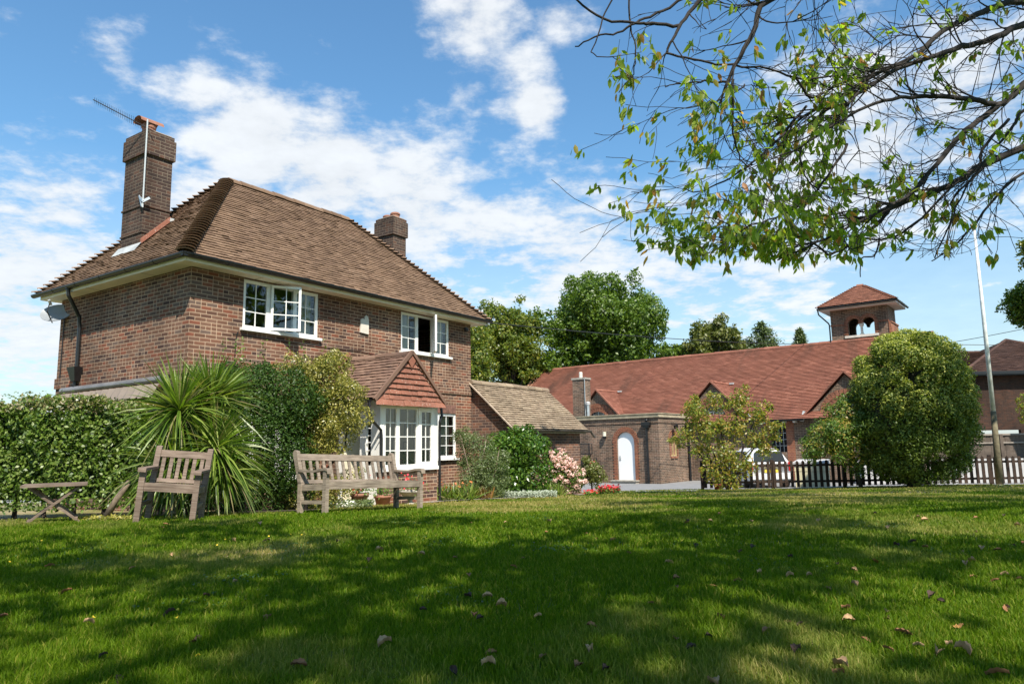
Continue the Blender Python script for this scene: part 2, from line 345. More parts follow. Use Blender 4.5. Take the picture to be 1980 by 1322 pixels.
# ------------------------------------------------------------------ ground
def grid_sheet(name, xs, ys, mat, zf, dz=0, kind='structure'):
    X, Y = np.meshgrid(xs, ys); Z = zf(X, Y)+dz
    nx, ny = len(xs), len(ys)
    co = np.stack([X, Y, Z], -1).reshape(-1, 3); me = bpy.data.meshes.new(name)
    fs = [(j*nx+i, j*nx+i+1, (j+1)*nx+i+1, (j+1)*nx+i) for j in range(ny-1) for i in range(nx-1)]
    me.from_pydata([tuple(c) for c in co], [], fs); me.materials.append(mat); boxuv(me)
    me.polygons.foreach_set('use_smooth', [True]*len(fs))
    o = bpy.data.objects.new(name, me); C.collection.objects.link(o); o['kind'] = kind; return o
def lawnmat(name, blade=False):
    m, t, b, o = newmat(name)
    g = N(t, 'ShaderNodeNewGeometry')
    pos = g.outputs['Position']; sp = N(t, 'ShaderNodeSeparateXYZ'); L(t, pos, sp.inputs[0])
    green = ramp(t, g.outputs['Random Per Island'], [(0, (.055, .108, .003)), (.5, (.092, .165, .004)), (.85, (.135, .21, .008)), (1, (.28, .27, .05))]) if blade else ramp(t, noise(t, 14, 6, pos), [(.3, (.055, .09, .003)), (.7, (.10, .145, .006))])
    dryc = ramp(t, g.outputs['Random Per Island'], [(0, (.16, .20, .03)), (.6, (.28, .26, .08)), (1, (.42, .33, .15))]) if blade else ramp(t, noise(t, 20, 5, pos), [(.3, (.20, .18, .075)), (.7, (.36, .28, .15))])
    n_ = noise(t, .45, 5, pos, .6)
    far = N(t, 'ShaderNodeMapRange'); L(t, sp.outputs[1], far.inputs[0]); far.inputs[1].default_value = 7.0; far.inputs[2].default_value = 13.0; far.inputs[3].default_value = -.06; far.inputs[4].default_value = .105
    dry = ramp(t, M(t, 'ADD', n_, far.outputs[0]), [(.50, (0,)*3), (.66, (1,)*3)])
    L(t, mixc(t, dry, green, dryc), b.inputs['Base Color']); b.inputs['Roughness'].default_value = .6; b.inputs['Specular IOR Level'].default_value = .15
    if blade:
        tr = N(t, 'ShaderNodeBsdfTranslucent'); L(t, mixc(t, 1.0, mixc(t, dry, green, dryc), (1.5, 1.5, .4), 'MULTIPLY'), tr.inputs[0])
        mx = N(t, 'ShaderNodeMixShader'); mx.inputs[0].default_value = .45; L(t, b.outputs[0], mx.inputs[1]); L(t, tr.outputs[0], mx.inputs[2]); L(t, mx.outputs[0], o.inputs[0])
    else: bump(t, b, noise(t, 60, 4, pos), .02, .8)
    return m
LAWN = lawnmat('lawn_turf'); BLADE = lawnmat('grass_blade', True)
grid_sheet('lawn', np.linspace(-30, 34, 161), np.linspace(-12, 26.4, 120), LAWN, gz)
grid_sheet('car_park', np.linspace(-30, 40, 60), np.linspace(26.4, 62, 30), TARM, gz)
pl = MB(); pl.quad((-2500, -2500, -.06), (2500, -2500, -.06), (2500, 2500, -.06), (-2500, 2500, -.06)); o = pl.build('ground', basic('far_field', (.06, .09, .03), .9, .3, .05)); o['kind'] = 'structure'
def blades():
    segs = [(2.3, 3.6, 100000, .045, .0022), (3.6, 5.5, 110000, .046, .0032), (5.5, 9, 120000, .045, .005), (9, 15, 90000, .042, .008), (15, 26.4, 80000, .038, .013)]
    out = []
    for a, b_, n, h, wd in segs:
        D = np.sqrt(rng.uniform(a*a, b_*b_, n)); x = rng.uniform(-.80, .80, n)*D; y = D
        z = gz(x, y)
        keep = np.ones(n, bool)
        # thinner turf where the soil of the borders begins
        keep &= ~((y > 15.2+(x+2.0)*1.3) & (x < 2.6) & (y > 10.5) & (x > -3))
        keep &= ~((x < -3.2) & (y > 10.9+.15*np.sin(x*5)))
        x, y, z = x[keep], y[keep], z[keep]; n = len(x)
        tuft = .75+.5*(np.sin(x*3.1+np.sin(y*2.3)*2)*np.sin(y*2.7+1.3)+1)/2
        th = rng.uniform(0, 2*PI, n); lean = rng.uniform(.1, .9, n)*.8
        H = h*rng.uniform(.5, 1.35, n)*tuft
        d = np.stack([np.cos(th), np.sin(th), np.zeros(n)], 1); ph = rng.uniform(0, 2*PI, n)
        s = np.stack([np.cos(ph), np.sin(ph)*.5, np.zeros(n)], 1)*(wd*rng.uniform(.7, 1.4, n))[:, None]
        P = np.stack([x, y, z-.004], 1); up = np.array([0, 0, 1.])
        mid = P+up*(H*.6)[:, None]+d*(H*lean*.25)[:, None]; tip = P+up*(H*(1-.25*lean))[:, None]+d*(H*lean*.95)[:, None]
        out.append(np.stack([P-s, P+s, mid+s*.8, mid-s*.8, tip], 1))
    return npmesh('grass', np.concatenate(out), 5, BLADE, None, [(0, 1, 2, 3), (3, 2, 4)])
tag(blades(), kind='stuff')

cx_ = rng.uniform(-5, 6, 26); cy_ = rng.uniform(3.0, 9.5, 26); k_ = 2600; ii_ = rng.integers(0, 26, k_)
P = np.stack([cx_[ii_]+rng.normal(0, .16, k_), cy_[ii_]+rng.normal(0, .16, k_), np.zeros(k_)], 1); P[:, 2] = gz(P[:, 0], P[:, 1])+.012+rng.random(k_)*.014
tag(leaves('clover_patches', P, np.tile([0, -.2, 1.], (k_, 1)), .020, leafmat('clover_leaf', [(.03, .075, .008), (.05, .11, .014), (.08, .14, .03)], .2), None, .9, .35), kind='stuff')
# ------------------------------------------------------------------ tiles
def tile_slope(mb, O, eu, ev, T, lo, hi, gauge=.1, tw=.165, th=.014, lift=.019, jit=.9):
    """courses of separate lapped tiles; O = eave corner, eu along the eave, ev up the slope"""
    O = Vector(O); eu = Vector(eu).normalized(); ev = Vector(ev).normalized(); n = eu.cross(ev).normalized()
    if n.z < 0: n = -n
    r = 0; t = 0.0
    while t < T-.02:
        a, b_ = lo(t), hi(t); x = a-(tw*.5 if r % 2 else 0)-random.random()*.01
        t1 = min(t+gauge+.03, T+.01)
        while x < b_-.01:
            x0 = max(x+.002, a); x1 = min(x+tw-.002, b_)
            if x1-x0 > .015:
                j = random.gauss(0, .003)*jit; k = random.gauss(0, .0045)*jit; sk = random.gauss(0, .0025)*jit
                h0 = lift+th+k; h1 = .004
                # clip the head to the slope's own sides
                y0 = max(x0, lo(t1-.03)) if lo(t1) > a else x0; y1 = min(x1, hi(t1-.03)) if hi(t1) < b_ else x1
                if y1 <= y0: y0 = y1 = (x0+x1)/2
                p = lambda uu, tt, hh: O+eu*uu+ev*tt+n*hh
                c = .003
                vs = [p(x0, t+j, h0-c), p((x0+x1)/2, t+j, h0), p(x1, t+j+sk, h0-c), p(y1, t1, h1), p(y0, t1, h1), p(x0, t+j, h0-c-th), p(x1, t+j+sk, h0-c-th), p((x0+x1)/2, t+j, h0-th)]
                mb.add(vs, [(0, 1, 4), (1, 2, 3, 4), (1, 0, 5, 7), (2, 1, 7, 6), (0, 4, 5), (2, 6, 3)])
            x += tw
        t += gauge; r += 1
def ridge_line(mb, p, q, rad=.12, seg=.3, n=6):
    p = Vector(p); q = Vector(q); d = (q-p); Ln = d.length; d.normalize(); s = d.cross(Vector((0, 0, 1))).normalized(); u = s.cross(d)
    k = max(1, int(Ln/seg))
    for i in range(k):
        a = p+d*(Ln*i/k); b_ = p+d*(Ln*(i+1)/k+.02); r0 = rad*(1.0+random.gauss(0, .02)); r1 = rad*.93; hz_ = random.gauss(0, .005)
        vs = []
        for (c, r_) in ((a, r0), (b_, r1)):
            vs += [c+(s*math.cos(PI*j/n)+u*math.sin(PI*j/n))*r_+u*(hz_-rad*.35) for j in range(n+1)]
        m_ = n+1
        mb.add(vs, [(j, j+1, m_+j+1, m_+j) for j in range(n)]+[tuple(range(m_))[::-1]])
def bonnet(mb, p, q, seg=.135, rad=.122, n=6, lift=.08):
    """hip line of overlapping bonnet tiles, p low"""
    p = Vector(p); q = Vector(q); d = (q-p); Ln = d.length; d.normalize(); s = d.cross(Vector((0, 0, 1))).normalized(); u = s.cross(d).normalized()
    k = int(Ln/seg)
    for i in range(k):
        a = p+d*(Ln*i/k-.03); b_ = a+d*(seg+.06)
        vs = []
        for (c, r_, h) in ((a, rad*1.15, lift), (b_, rad*.8, .0), (a, rad*1.15-.014, lift-.014)):
            vs += [c+(s*math.cos(PI*(j+.5)/(n+1))*1.25+u*math.sin(PI*(j+.5)/(n+1))*.62)*r_+u*(h-rad*.45) for j in range(n+1)]
        m_ = n+1
        mb.add(vs, [(j, j+1, m_+j+1, m_+j) for j in range(n)]+[(2*m_+j, 2*m_+j+1, j+1, j) for j in range(n)])

# ------------------------------------------------------------------ walls with openings
def wall(mb, O, Rv, w_, z0, z1, holes, th=.24, top=None):
    """vertical wall face from O along Rv (outer face on the right-hand side of Rv), holes = (x0,x1,zb,zt)"""
    O = Vector(O); Rv = Vector(Rv).normalized(); inn = Vector((-Rv.y, Rv.x, 0))*1.0
    xs = sorted({0, w_, *[h[0] for h in holes], *[h[1] for h in holes]}); zs = sorted({z0, z1, *[h[2] for h in holes], *[h[3] for h in holes]})
    P = lambda x, z, d=0: O+Rv*x+inn*d+Vector((0, 0, z))
    for i in range(len(xs)-1):
        for j in range(len(zs)-1):
            cx, cz = (xs[i]+xs[i+1])/2, (zs[j]+zs[j+1])/2
            if any(h[0] < cx < h[1] and h[2] < cz < h[3] for h in holes): continue
            mb.quad(P(xs[i], zs[j]), P(xs[i+1], zs[j]), P(xs[i+1], zs[j+1]), P(xs[i], zs[j+1]))
    for a, b_, c, d in holes:
        mb.quad(P(a, c), P(a, d), P(a, d, th), P(a, c, th)); mb.quad(P(b_, d), P(b_, c), P(b_, c, th), P(b_, d, th))
        mb.quad(P(a, d), P(b_, d), P(b_, d, th), P(a, d, th)); mb.quad(P(b_, c), P(a, c), P(a, c, th), P(b_, c, th))
def frame_rect(mb, P, X, Z, w_, h, fw, dp):
    """rectangular frame; P lower-left outer corner, X right, Z up"""
    X = Vector(X); Z = Vector(Z); Y = Z.cross(X); P = Vector(P)
    mb.obox(P+X*fw/2+Z*h/2, X, Y, Z, (fw, dp, h)); mb.obox(P+X*(w_-fw/2)+Z*h/2, X, Y, Z, (fw, dp, h))
    mb.obox(P+X*w_/2+Z*fw/2, X, Y, Z, (w_-2*fw, dp-.004, fw)); mb.obox(P+X*w_/2+Z*(h-fw/2), X, Y, Z, (w_-2*fw, dp-.004, fw))
def glazing(frame, glass, P, X, Z, w_, h, fw, dp, cols, rows, bar=.018, dark=None):
    frame_rect(frame, P, X, Z, w_, h, fw, dp)
    X = Vector(X); Z = Vector(Z); Y = Z.cross(X); P = Vector(P)
    gw, gh = w_-2*fw, h-2*fw
    for i in range(1, cols): frame.obox(P+X*(fw+gw*i/cols)+Z*h/2, X, Y, Z, (bar, .022, gh))
    for j in range(1, rows): frame.obox(P+X*w_/2+Z*(fw+gh*j/rows), X, Y, Z, (gw, .020, bar))
    a = P+X*fw+Z*fw; glass.quad(a, a+X*gw, a+X*gw+Z*gh, a+Z*gh)
def curtain(mb, P, X, Z, w_, h, wave=.03, n=None):
    X = Vector(X); Z = Vector(Z); Y = Z.cross(X); P = Vector(P); n = n or max(6, int(w_/.025))
    vs = []
    for i in range(n+1):
        q = P+X*(w_*i/n)+Y*(wave*math.sin(i*1.9)+random.uniform(-.005, .005)); vs += [q, q+Z*h]
    mb.add(vs, [(2*i, 2*i+2, 2*i+3, 2*i+1) for i in range(n)])

# ------------------------------------------------------------------ the brick house (local x along the front, y into the house)
YAW = .599; A = (-5.901, 13.047); RZ = PI/2-YAW
W_, D_, ZS, ZR = 8.415, 5.012, 5.13, 8.07
UU = Vector((math.sin(YAW), math.cos(YAW), 0)); VV = Vector((-math.cos(YAW), math.sin(YAW), 0))
def HW(u, v, z): return Vector((A[0], A[1], 0))+UU*u+VV*v+Vector((0, 0, z))
X, Y, Z = Vector((1, 0, 0)), Vector((0, 1, 0)), Vector((0, 0, 1))
house = thing('brick_house', 'two storey brown brick house with hipped tile roof and tile hung porch', 'house', (A[0], A[1], 0), RZ)
front = [(1.12, 3.0, 4.10, 5.10), (5.61, 7.47, 4.10, 5.10), (.8, 2.7, 1.15, 2.6), (6.3, 7.75, 1.45, 2.62), (3.5, 4.7, .5, 2.4)]
m = MB(); wall(m, (0, 0, 0), X, W_, -.3, ZS, front)
wall(m, (0, D_, 0), -Y, D_, -.3, ZS, [])
wall(m, (W_, 0, 0), Y, D_, -.3, ZS, []); wall(m, (W_, D_, 0), -X, W_, -.3, ZS, [])
# projecting upper storey: stepped band course
m.box((-.03, -.03, 3.15), (W_+.03, 0, 3.40)) if False else None
for (a, b_) in (((-.028, -.028, 3.15), (W_+.028, .0, 3.375)), ((-.028, .0, 3.15), (0, D_+.028, 3.375)), ((W_, .0, 3.15), (W_+.028, D_+.028, 3.375))): m.box(a, b_)
# soldier course over the ground floor window
m.build('wall', BR, house)
m = MB()
for i in range(19): m.box((6.28+i*.0765, -.012, 2.63), (6.28+i*.0765+.066, .01, 2.85))
m.build('soldier_lintel', basic('soldier_brick', (.17, .085, .062), .9, .5, 7), house)
m = MB(); m.box((.24, .24, 2.95), (W_-.24, D_-.24, 3.1)); m.box((.25, 2.6, .1), (W_-.25, 2.7, 5.1)); m.box((4.4, .25, 3.1), (4.5, 2.6, 5.1)); m.box((.24, .24, 5.11), (W_-.24, D_-.24, 5.125)); m.build('interior', DARKW, house)  # near-black walls: the unlit look of the rooms is put into the colour
# soffit, gutter
o_ = .30
m = MB()
for a, b_ in (((-o_, -o_, ZS), (W_+o_, 0, ZS+.02)), ((-o_, 0, ZS), (0, D_, ZS+.02)), ((W_, 0, ZS), (W_+o_, D_, ZS+.02)), ((-o_, D_, ZS), (W_+o_, D_+o_, ZS+.02))): m.box(a, b_)
for a, b_ in (((-o_-.02, -o_-.02, ZS-.004), (W_+o_+.02, -o_, ZS+.13)), ((-o_-.02, -o_, ZS-.004), (-o_, D_+o_, ZS+.13)), ((W_+o_, -o_, ZS-.004), (W_+o_+.02, D_+o_, ZS+.13)), ((-o_, D_+o_, ZS), (W_+o_, D_+o_+.02, ZS+.13))): m.box(a, b_)
m.build('soffit', SOFF, house)
m = MB()
for i in range(4): m.box((1.35+i*2.1, -o_, ZS-.003), (1.36+i*2.1, 0, ZS-.0005))
for i in range(2): m.box((-o_, 1.2+i*2.1, ZS-.003), (0, 1.21+i*2.1, ZS-.0005))
m.build_each('soffit_joint', basic('dark_joint', (.25, .2, .15), .8), house)  # joint strips across the soffit in a darker even colour
def gutter(mb, p, q, r=.062):
    p = Vector(p); q = Vector(q); d = (q-p).normalized(); s = d.cross(Z).normalized(); n = 8
    for rr, flip in ((r, 0), (r-.008, 1)):
        vs = [c+s*math.cos(PI+PI*k/n)*rr+Z*math.sin(PI+PI*k/n)*rr*1.05 for c in (p, q) for k in range(n+1)]
        mb.add(vs, [(k, k+1, n+2+k, n+1+k) for k in range(n)])
    for sg in (-1, 1): mb.obox((p+q)/2+s*sg*(r-.004), d, s, Z, ((q-p).length, .012, .014))
    for c in (p, q): mb.add([c+s*math.cos(PI+PI*k/n)*r+Z*math.sin(PI+PI*k/n)*r for k in range(n+1)], [tuple(range(n+1))])
    k = int((q-p).length/.9)
    for i in range(1, k): mb.tube([p+(q-p)*(i/k)+s*math.cos(PI+PI*j/6)*(r+.004)+Z*math.sin(PI+PI*j/6)*(r+.004) for j in range(7)], .006, 4)
g = o_+.085; zg = ZS+.115
m = MB(); gutter(m, (-g-.05, -g, zg), (W_+g+.05, -g, zg)); gutter(m, (-g, -g-.05, zg), (-g, D_+g+.1, zg)); gutter(m, (W_+g, -g, zg), (W_+g, D_+g, zg)); m.build('gutter', BLACK, house)
# roof
oR = .36; z0 = ZS+.125; run = D_/2+oR; hipx = 2.33+oR; rise = ZR-z0
RWd = W_+2*oR; RDp = D_+2*oR
Tf = math.hypot(run, rise); Th = math.hypot(hipx, rise)
m = MB()
cA, cB, cC, cD = Vector((-oR, -oR, z0)), Vector((W_+oR, -oR, z0)), Vector((W_+oR, D_+oR, z0)), Vector((-oR, D_+oR, z0))
r1, r2 = Vector((-oR+hipx, D_/2, ZR)), Vector((W_+oR-hipx, D_/2, ZR))
m.poly([cA, cB, r2, r1]); m.poly([cD, cA, r1]); m.poly([cB, cC, r2]); m.poly([cC, cD, r1, r2]); m.poly([cA, cD, cC, cB])
deck = m.build('roof', DECK, house)
m = MB()
tile_slope(m, cA, X, Vector((0, run, rise)), Tf, lambda t: t/Tf*hipx, lambda t: RWd-t/Tf*hipx)
tile_slope(m, cD, -Y, Vector((hipx, 0, rise)), Th, lambda t: t/Th*run, lambda t: RDp-t/Th*run)
tile_slope(m, cB, Y, Vector((-hipx, 0, rise)), Th, lambda t: t/Th*run, lambda t: RDp-t/Th*run)
m.build('tile_covering', TILE, deck)
m = MB()
bonnet(m, cA, r1); bonnet(m, cB, r2); bonnet(m, cD, r1); bonnet(m, cC, r2); ridge_line(m, r1, r2, .13, .3); m.build('hip_tile', TILE, deck)
# chimneys
def chimney(u0, u1, v0, v1, zb, zt, pots, fl=True):
    m = MB(); m.box((u0, v0, zb), (u1, v1, zt-.55)); m.box((u0-.045, v0-.045, zt-.55), (u1+.045, v1+.045, zt-.10)); m.box((u0-.015, v0-.015, zt-.10), (u1+.015, v1+.015, zt))
    m.box((u0-.02, v0-.02, zt-1.72), (u1+.02, v1+.02, zt-1.68)); m.box((u0-.02, v0-.02, zt-2.3), (u1+.02, v1+.02, zt-2.27))
    c = m.build('chimney', BRC, house)
    m = MB(); m.box((u0+.03, v0+.03, zt), (u1-.03, v1-.03, zt+.035)); m.build('mortar_cap', MORT, c)
    for (pu, pv, h, hood) in pots:
        m = MB(); m.lathe([(.13, 0), (.13, h*.6), (.15, h*.62), (.15, h*.8), (.12, h), (.10, h), (.10, h-.06), (.001, h-.06)], 18, (pu, pv, zt+.03))
        if hood:
            n = 8; m.add([(pu+sg*.26, pv+.17*math.cos(PI*k/n), zt+.03+h-.02+.13*math.sin(PI*k/n)) for sg in (-1, 1) for k in range(n+1)], [(k, k+1, n+2+k, n+1+k) for k in range(n)])
        m.build('chimney_pot', TERRA, c)
    if fl:
        m = MB(); k = rise/hipx
        zf = lambda u: z0+(u+oR)*k+.05
        m.poly([(u0-.16, v0-.05, zf(u0-.16)-.01), (u0-.02, v0-.05, zf(u0-.02)+.05), (u0-.02, v1+.05, zf(u0-.02)+.05), (u0-.16, v1+.05, zf(u0-.16)-.01)])
        m.box((u1-.02, v0-.06, zf(u1)), (u1+.10, v0+.06, zf(u1)+.08))
        m.build_each('lead_flashing', LEAD, c)
        m = MB(); m.prism([(u0-.02, v0-.001, zf(u0)), (u1, v0-.001, zf(u1)), (u1, v0-.001, zf(u1)+.11), (u0-.02, v0-.001, zf(u0)+.11)], (0, -.05, 0)); m.build('tile_fillet', TILER, c)
    return c
chimney(.40, 1.0, 2.58, 3.42, 5.4, 8.66, [(.62, 2.95, .26, True)])
chimney(7.5, 8.04, 2.1, 2.78, 5.4, 8.47, [(7.77, 2.28, .16, False), (7.77, 2.58, .13, False)], False)
# upper windows
def window_unit(u0, u1, zb, zt, nl, parent, rows=3, open_=None, y=.02, cur=True, sill=True):
    fr = MB(); gl = MB(); frame_rect(fr, (u0, y+.035, zb), X, Z, u1-u0, zt-zb, .05, .07)
    wl = (u1-u0)/nl
    for i in range(1, nl): fr.obox((u0+wl*i, y+.035, (zb+zt)/2), X, Y, Z, (.06, .066, zt-zb-.1))
    for i in range(nl):
        a = u0+wl*i+.02
        if open_ and open_[0] == i: continue
        glazing(fr, gl, (a+.012, y+.03, zb+.03), X, Z, wl-.064, zt-zb-.06, .035, .05, 2, rows)
    w0 = fr.build('window', WHITE, parent)
    if open_:
        i, hinge, ang = open_
        fr = MB(); a = u0+wl*i
        c, s = math.cos(R(ang)), math.sin(R(ang)); wd = wl-.03
        if hinge == 'L': P = Vector((a+.02, y-.02, zb+.03)); XX = Vector((c, -s, 0))
        else: XX = Vector((c, s, 0)); P = Vector((a+wl-.02, y-.02, zb+.03))-XX*wd
        glazing(fr, gl, P, XX, Z, wd, zt-zb-.05, .05, .05, 2, rows)
        fr.beam(Vector((a+wl*.5, y, zb+.03)), P+XX*wd*.5+Vector((0, 0, -.01)), .012, .012)
        fr.build('sash', WHITE, w0)
    gl.build('pane', GLASS, w0)
    if sill:
        m = MB(); m.box((u0-.06, -.075, zb-.055), (u1+.06, y+.03, zb)); m.build('sill', WHITE, w0)
    return w0
w1 = window_unit(1.12, 3.0, 4.12, 5.10, 3, house, 3, (1, 'L', 30))
m = MB(); curtain(m, (1.17, .22, 4.15), X, Z, .14, .95); curtain(m, (2.72, .22, 4.15), X, Z, .25, .95); m.build_each('curtain', CREAM, w1)
w2 = window_unit(5.61, 7.47, 4.12, 5.10, 3, house, 3, (1, 'R', 47))
m = MB(); curtain(m, (5.66, .22, 4.15), X, Z, .40, .95); curtain(m, (6.95, .22, 4.15), X, Z, .48, .95); m.build_each('curtain', CREAM, w2)
w3 = window_unit(.8, 2.7, 1.17, 2.6, 3, house, 4); m = MB(); curtain(m, (.85, .25, 1.2), X, Z, .5, 1.38); curtain(m, (2.2, .25, 1.2), X, Z, .45, 1.38); m.build_each('curtain', CREAM, w3)
w4 = window_unit(6.3, 7.75, 1.47, 2.62, 2, house, 4); m = MB(); curtain(m, (6.35, .2, 1.5), X, Z, 1.36, 1.1, .02); m.build_each('curtain', CREAM, w4)
# stone plaque
m = MB(); m.prism([(4.22, -.002, 4.40), (4.48, -.002, 4.38), (4.48, -.002, 4.70), (4.46, -.002, 4.78), (4.41, -.002, 4.83), (4.36, -.002, 4.79), (4.345, -.002, 4.72), (4.28, -.002, 4.74), (4.23, -.002, 4.69)][::-1], (0, -.035, 0))
m.build('stone_plaque', STONE, house)
# downpipes on the house
m = MB(); m.tube([(-g, 3.9, zg-.05), (-g+.02, 3.9, zg-.2), (-.10, 3.95, zg-.62), (-.07, 3.97, zg-.85), (-.07, 3.97, 3.55)], .04, 10)
m.prism([(-.20, 3.80, 3.55), (-.20, 4.14, 3.55), (-.14, 4.06, 3.25), (-.14, 3.88, 3.25)], (.17, 0, 0)); m.tube([(-.09, 3.97, 3.3), (-.09, 3.97, .8)], .04, 8); m.tube([(-g, 3.9, zg-.07), (-g, 3.9, zg-.02)], .055, 8)
m.build('downpipe', BLACK, house)
# lean-to beside the house: gutter and corrugated sheet
lt = thing('lean_to', 'low corrugated lean-to with grey gutter against the house side wall', 'lean-to', (A[0], A[1], 0), RZ)
m = MB(); m.tube([(-.16, .5, 3.06), (-.16, 4.35, 3.06)], .065, 10); m.tube([(-.10, .5, 3.12), (-.10, 4.35, 3.12)], .02, 6); m.build('gutter', basic('grey_gutter', (.17, .16, .155), .35, .3, 3), lt)
m = MB(); n = 60; vs = []
for i in range(n+1):
    v = .5+i*(3.8/n); vs += [(-.22+.03*math.sin(i*1.57), v, 2.98), (-.34+.03*math.sin(i*1.57), v, 2.72+.035*(i % 4 < 2))]
m.add(vs, [(2*i, 2*i+2, 2*i+3, 2*i+1) for i in range(n)]); m.build('corrugated_sheet', basic('dusty_sheet', (.20, .16, .13), .7, .15, 3), lt)
# ---- porch
pu0, pu1, pv = 3.2, 4.96, -1.7
m = MB(); wall(m, (pu0, pv, 0), X, pu1-pu0, -.2, 1.27, [], .12); wall(m, (pu1, pv, 0), Y, 1.7, -.2, 1.27, [], .12); wall(m, (pu0, -1.13, 0), -Y, .57, -.2, 1.27, [], .12); wall(m, (pu0, 0, 0), -Y, .5, -.2, 2.7, [], .12)
m.build('porch_wall', BR, house)
fr = MB(); gl = MB()
fr.box((pu0-.05, pv-.06, 1.27), (pu1+.05, pv+.06, 1.345)); fr.box((pu1-.06, pv, 1.27), (pu1+.04, 0, 1.344))
fr.box((pu0-.012, pv-.012, 1.345), (pu0+.10, pv+.08, 2.72)); fr.box((pu1-.12, pv-.012, 1.345), (pu1+.012, pv+.08, 2.72)); fr.box((pu0+.10, pv-.006, 2.60), (pu1-.12, pv+.06, 2.72))
glazing(fr, gl, (3.30, pv+.03, 1.347), X, Z, .42, 1.25, .055, .06, 2, 4, .02)
glazing(fr, gl, (3.72, pv+.03, 1.347), X, Z, .62, 1.25, .05, .06, 2, 4, .02)
glazing(fr, gl, (4.34, pv+.015, 1.347), X, Z, .50, 1.25, .095, .07, 2, 4, .02)
glazing(fr, gl, (pu1-.03, pv+.09, 1.347), Y, Z, 1.55, 1.37, .06, .06, 4, 4, .02)
# side towards the garden: panel with a slit of glass, doorway
fr.box((pu0-.01, -1.31, .6), (pu0+.05, -1.13, 2.72)); fr.box((pu0-.01, pv+.08, .6), (pu0+.05, -1.45, 2.72)); fr.box((pu0-.01, -1.45, .6), (pu0+.05, -1.31, 1.4)); fr.box((pu0-.01, -1.45, 2.6), (pu0+.05, -1.31, 2.72))
for k in range(1, 4): fr.box((pu0, -1.45, 1.4+.3*k-.01), (pu0+.03, -1.31, 1.4+.3*k+.01))
gl.quad((pu0+.02, -1.45, 1.4), (pu0+.02, -1.31, 1.4), (pu0+.02, -1.31, 2.6), (pu0+.02, -1.45, 2.6))
fr.box((pu0-.01, -.62, .6), (pu0+.06, -.5, 2.72)); fr.box((pu0-.01, -1.13, 2.6), (pu0+.06, -.62, 2.72))
pf = fr.build('porch_frame', WHITE, house); gl.build('pane', GLASS, pf)
m = MB(); m.obox((pu0+.22, -.78, 1.6), (.9, -.45, 0), (.45, .9, 0), Z, (.55, .04, 1.95)); m.build('porch_door', basic('cream_door', (.62, .56, .42), .5, .08, 2), house)
m = MB(); m.box((pu0+.02, -1.6, .5), (pu1-.15, 0, .58)); m.box((pu0+.02, pv+.1, 2.66), (pu1-.02, 0, 2.70)); m.box((pu0+.3, -.02, .5), (pu1, .0, 2.7)); m.build('porch_interior', ROOM, house)
m = MB()
for (a, b_, c, d) in ((3.6, 3.82, 2.1, 2.4), (3.95, 4.15, 2.05, 2.35), (3.6, 3.82, 1.65, 1.95), (4.3, 4.5, 2.1, 2.4), (4.0, 4.2, 1.6, 1.9)): frame_rect(m, (a, -.04, c), X, Z, b_-a, d-c, .02, .02)
m.build('picture_frame', DARKW, house)
m = MB(); curtain(m, (4.45, pv+.13, 1.37), X, Z, .10, 1.2, .02); curtain(m, (4.78, pv+.13, 1.37), X, Z, .06, 1.2, .02); curtain(m, (3.33, pv+.13, 1.37), X, Z, .06, 1.2, .02); m.build_each('porch_curtain', CREAM, house)
for cx, col, sz in ((4.0, (.25, .03, .06), .05), (4.52, (.75, .6, .55), .05), (4.62, (.16, .05, .04), .05), (4.25, (.03, .07, .02), .06)):
    P = rng.normal(0, 1, (60, 3))*[.05, .03, .05]+[cx, pv+.2, 1.45]; leaves('windowsill_plant', P, unit(P-np.array([cx, pv+.2, 1.4])), sz, basic('sill_plant', col, .7, .3, 30), house)
pe0, pe1, pf0, pzt, pze = 2.86, 4.94, -1.83, 3.72, 2.72; pc = (pe0+pe1)/2; hw = (pe1-pe0)/2; Tp = math.hypot(hw, pzt-pze)
m = MB(); m.poly([(pe0, pf0, pze), (pe0, 0, pze), (pc, 0, pzt), (pc, pf0, pzt)]); m.poly([(pe1, 0, pze), (pe1, pf0, pze), (pc, pf0, pzt), (pc, 0, pzt)]); m.poly([(pe0, pf0+.03, pze), (pc, pf0+.03, pzt), (pe1, pf0+.03, pze)])
proof = m.build('porch_roof', DECK, house)
m = MB(); up = Vector((hw, 0, pzt-pze))
tile_slope(m, (pe0, 0, pze), -Y, up, Tp, lambda t: 0, lambda t: -pf0, .1, .165); tile_slope(m, (pe1, pf0, pze), Y, Vector((-hw, 0, pzt-pze)), Tp, lambda t: 0, lambda t: -pf0, .1, .165)
ridge_line(m, (pc, pf0-.02, pzt), (pc, 0, pzt), .10, .3); m.build('tile_covering', TILEP, proof)
m = MB(); H = pzt-pze+.03
tile_slope(m, (pe0-.03, pf0-.10, pze-.13), X, (0, .22, 1), .14, lambda t: 0+t*.2, lambda t: pe1-pe0+.06-t*.2, .14, .165, .014, .02)
tile_slope(m, (pe0+.04, pf0-.045, pze+.0), X, (0, .03, 1), H-.12, lambda t: t*hw/H, lambda t: pe1-pe0-.08-t*hw/H, .115, .165, .014, .035)
m.build('hung_tile', TILER, proof)
m = MB(); m.prism([(pc, pf0-.09, pzt-.03), (pc+.12, pf0-.09, pzt-.16), (pc, pf0-.09, pzt-.33), (pc-.12, pf0-.09, pzt-.16)], (0, .03, 0)); m.build('apex_tile', TILER, proof)
m = MB()
for sg in (-1, 1):
    a = Vector((pc+sg*(hw+.05), pf0-.09, pze-.03)); b_ = Vector((pc, pf0-.09, pzt+.03)); m.beam(a, b_, .07, .055, (0, -1, 0))
m.build('verge', TILEP, proof)
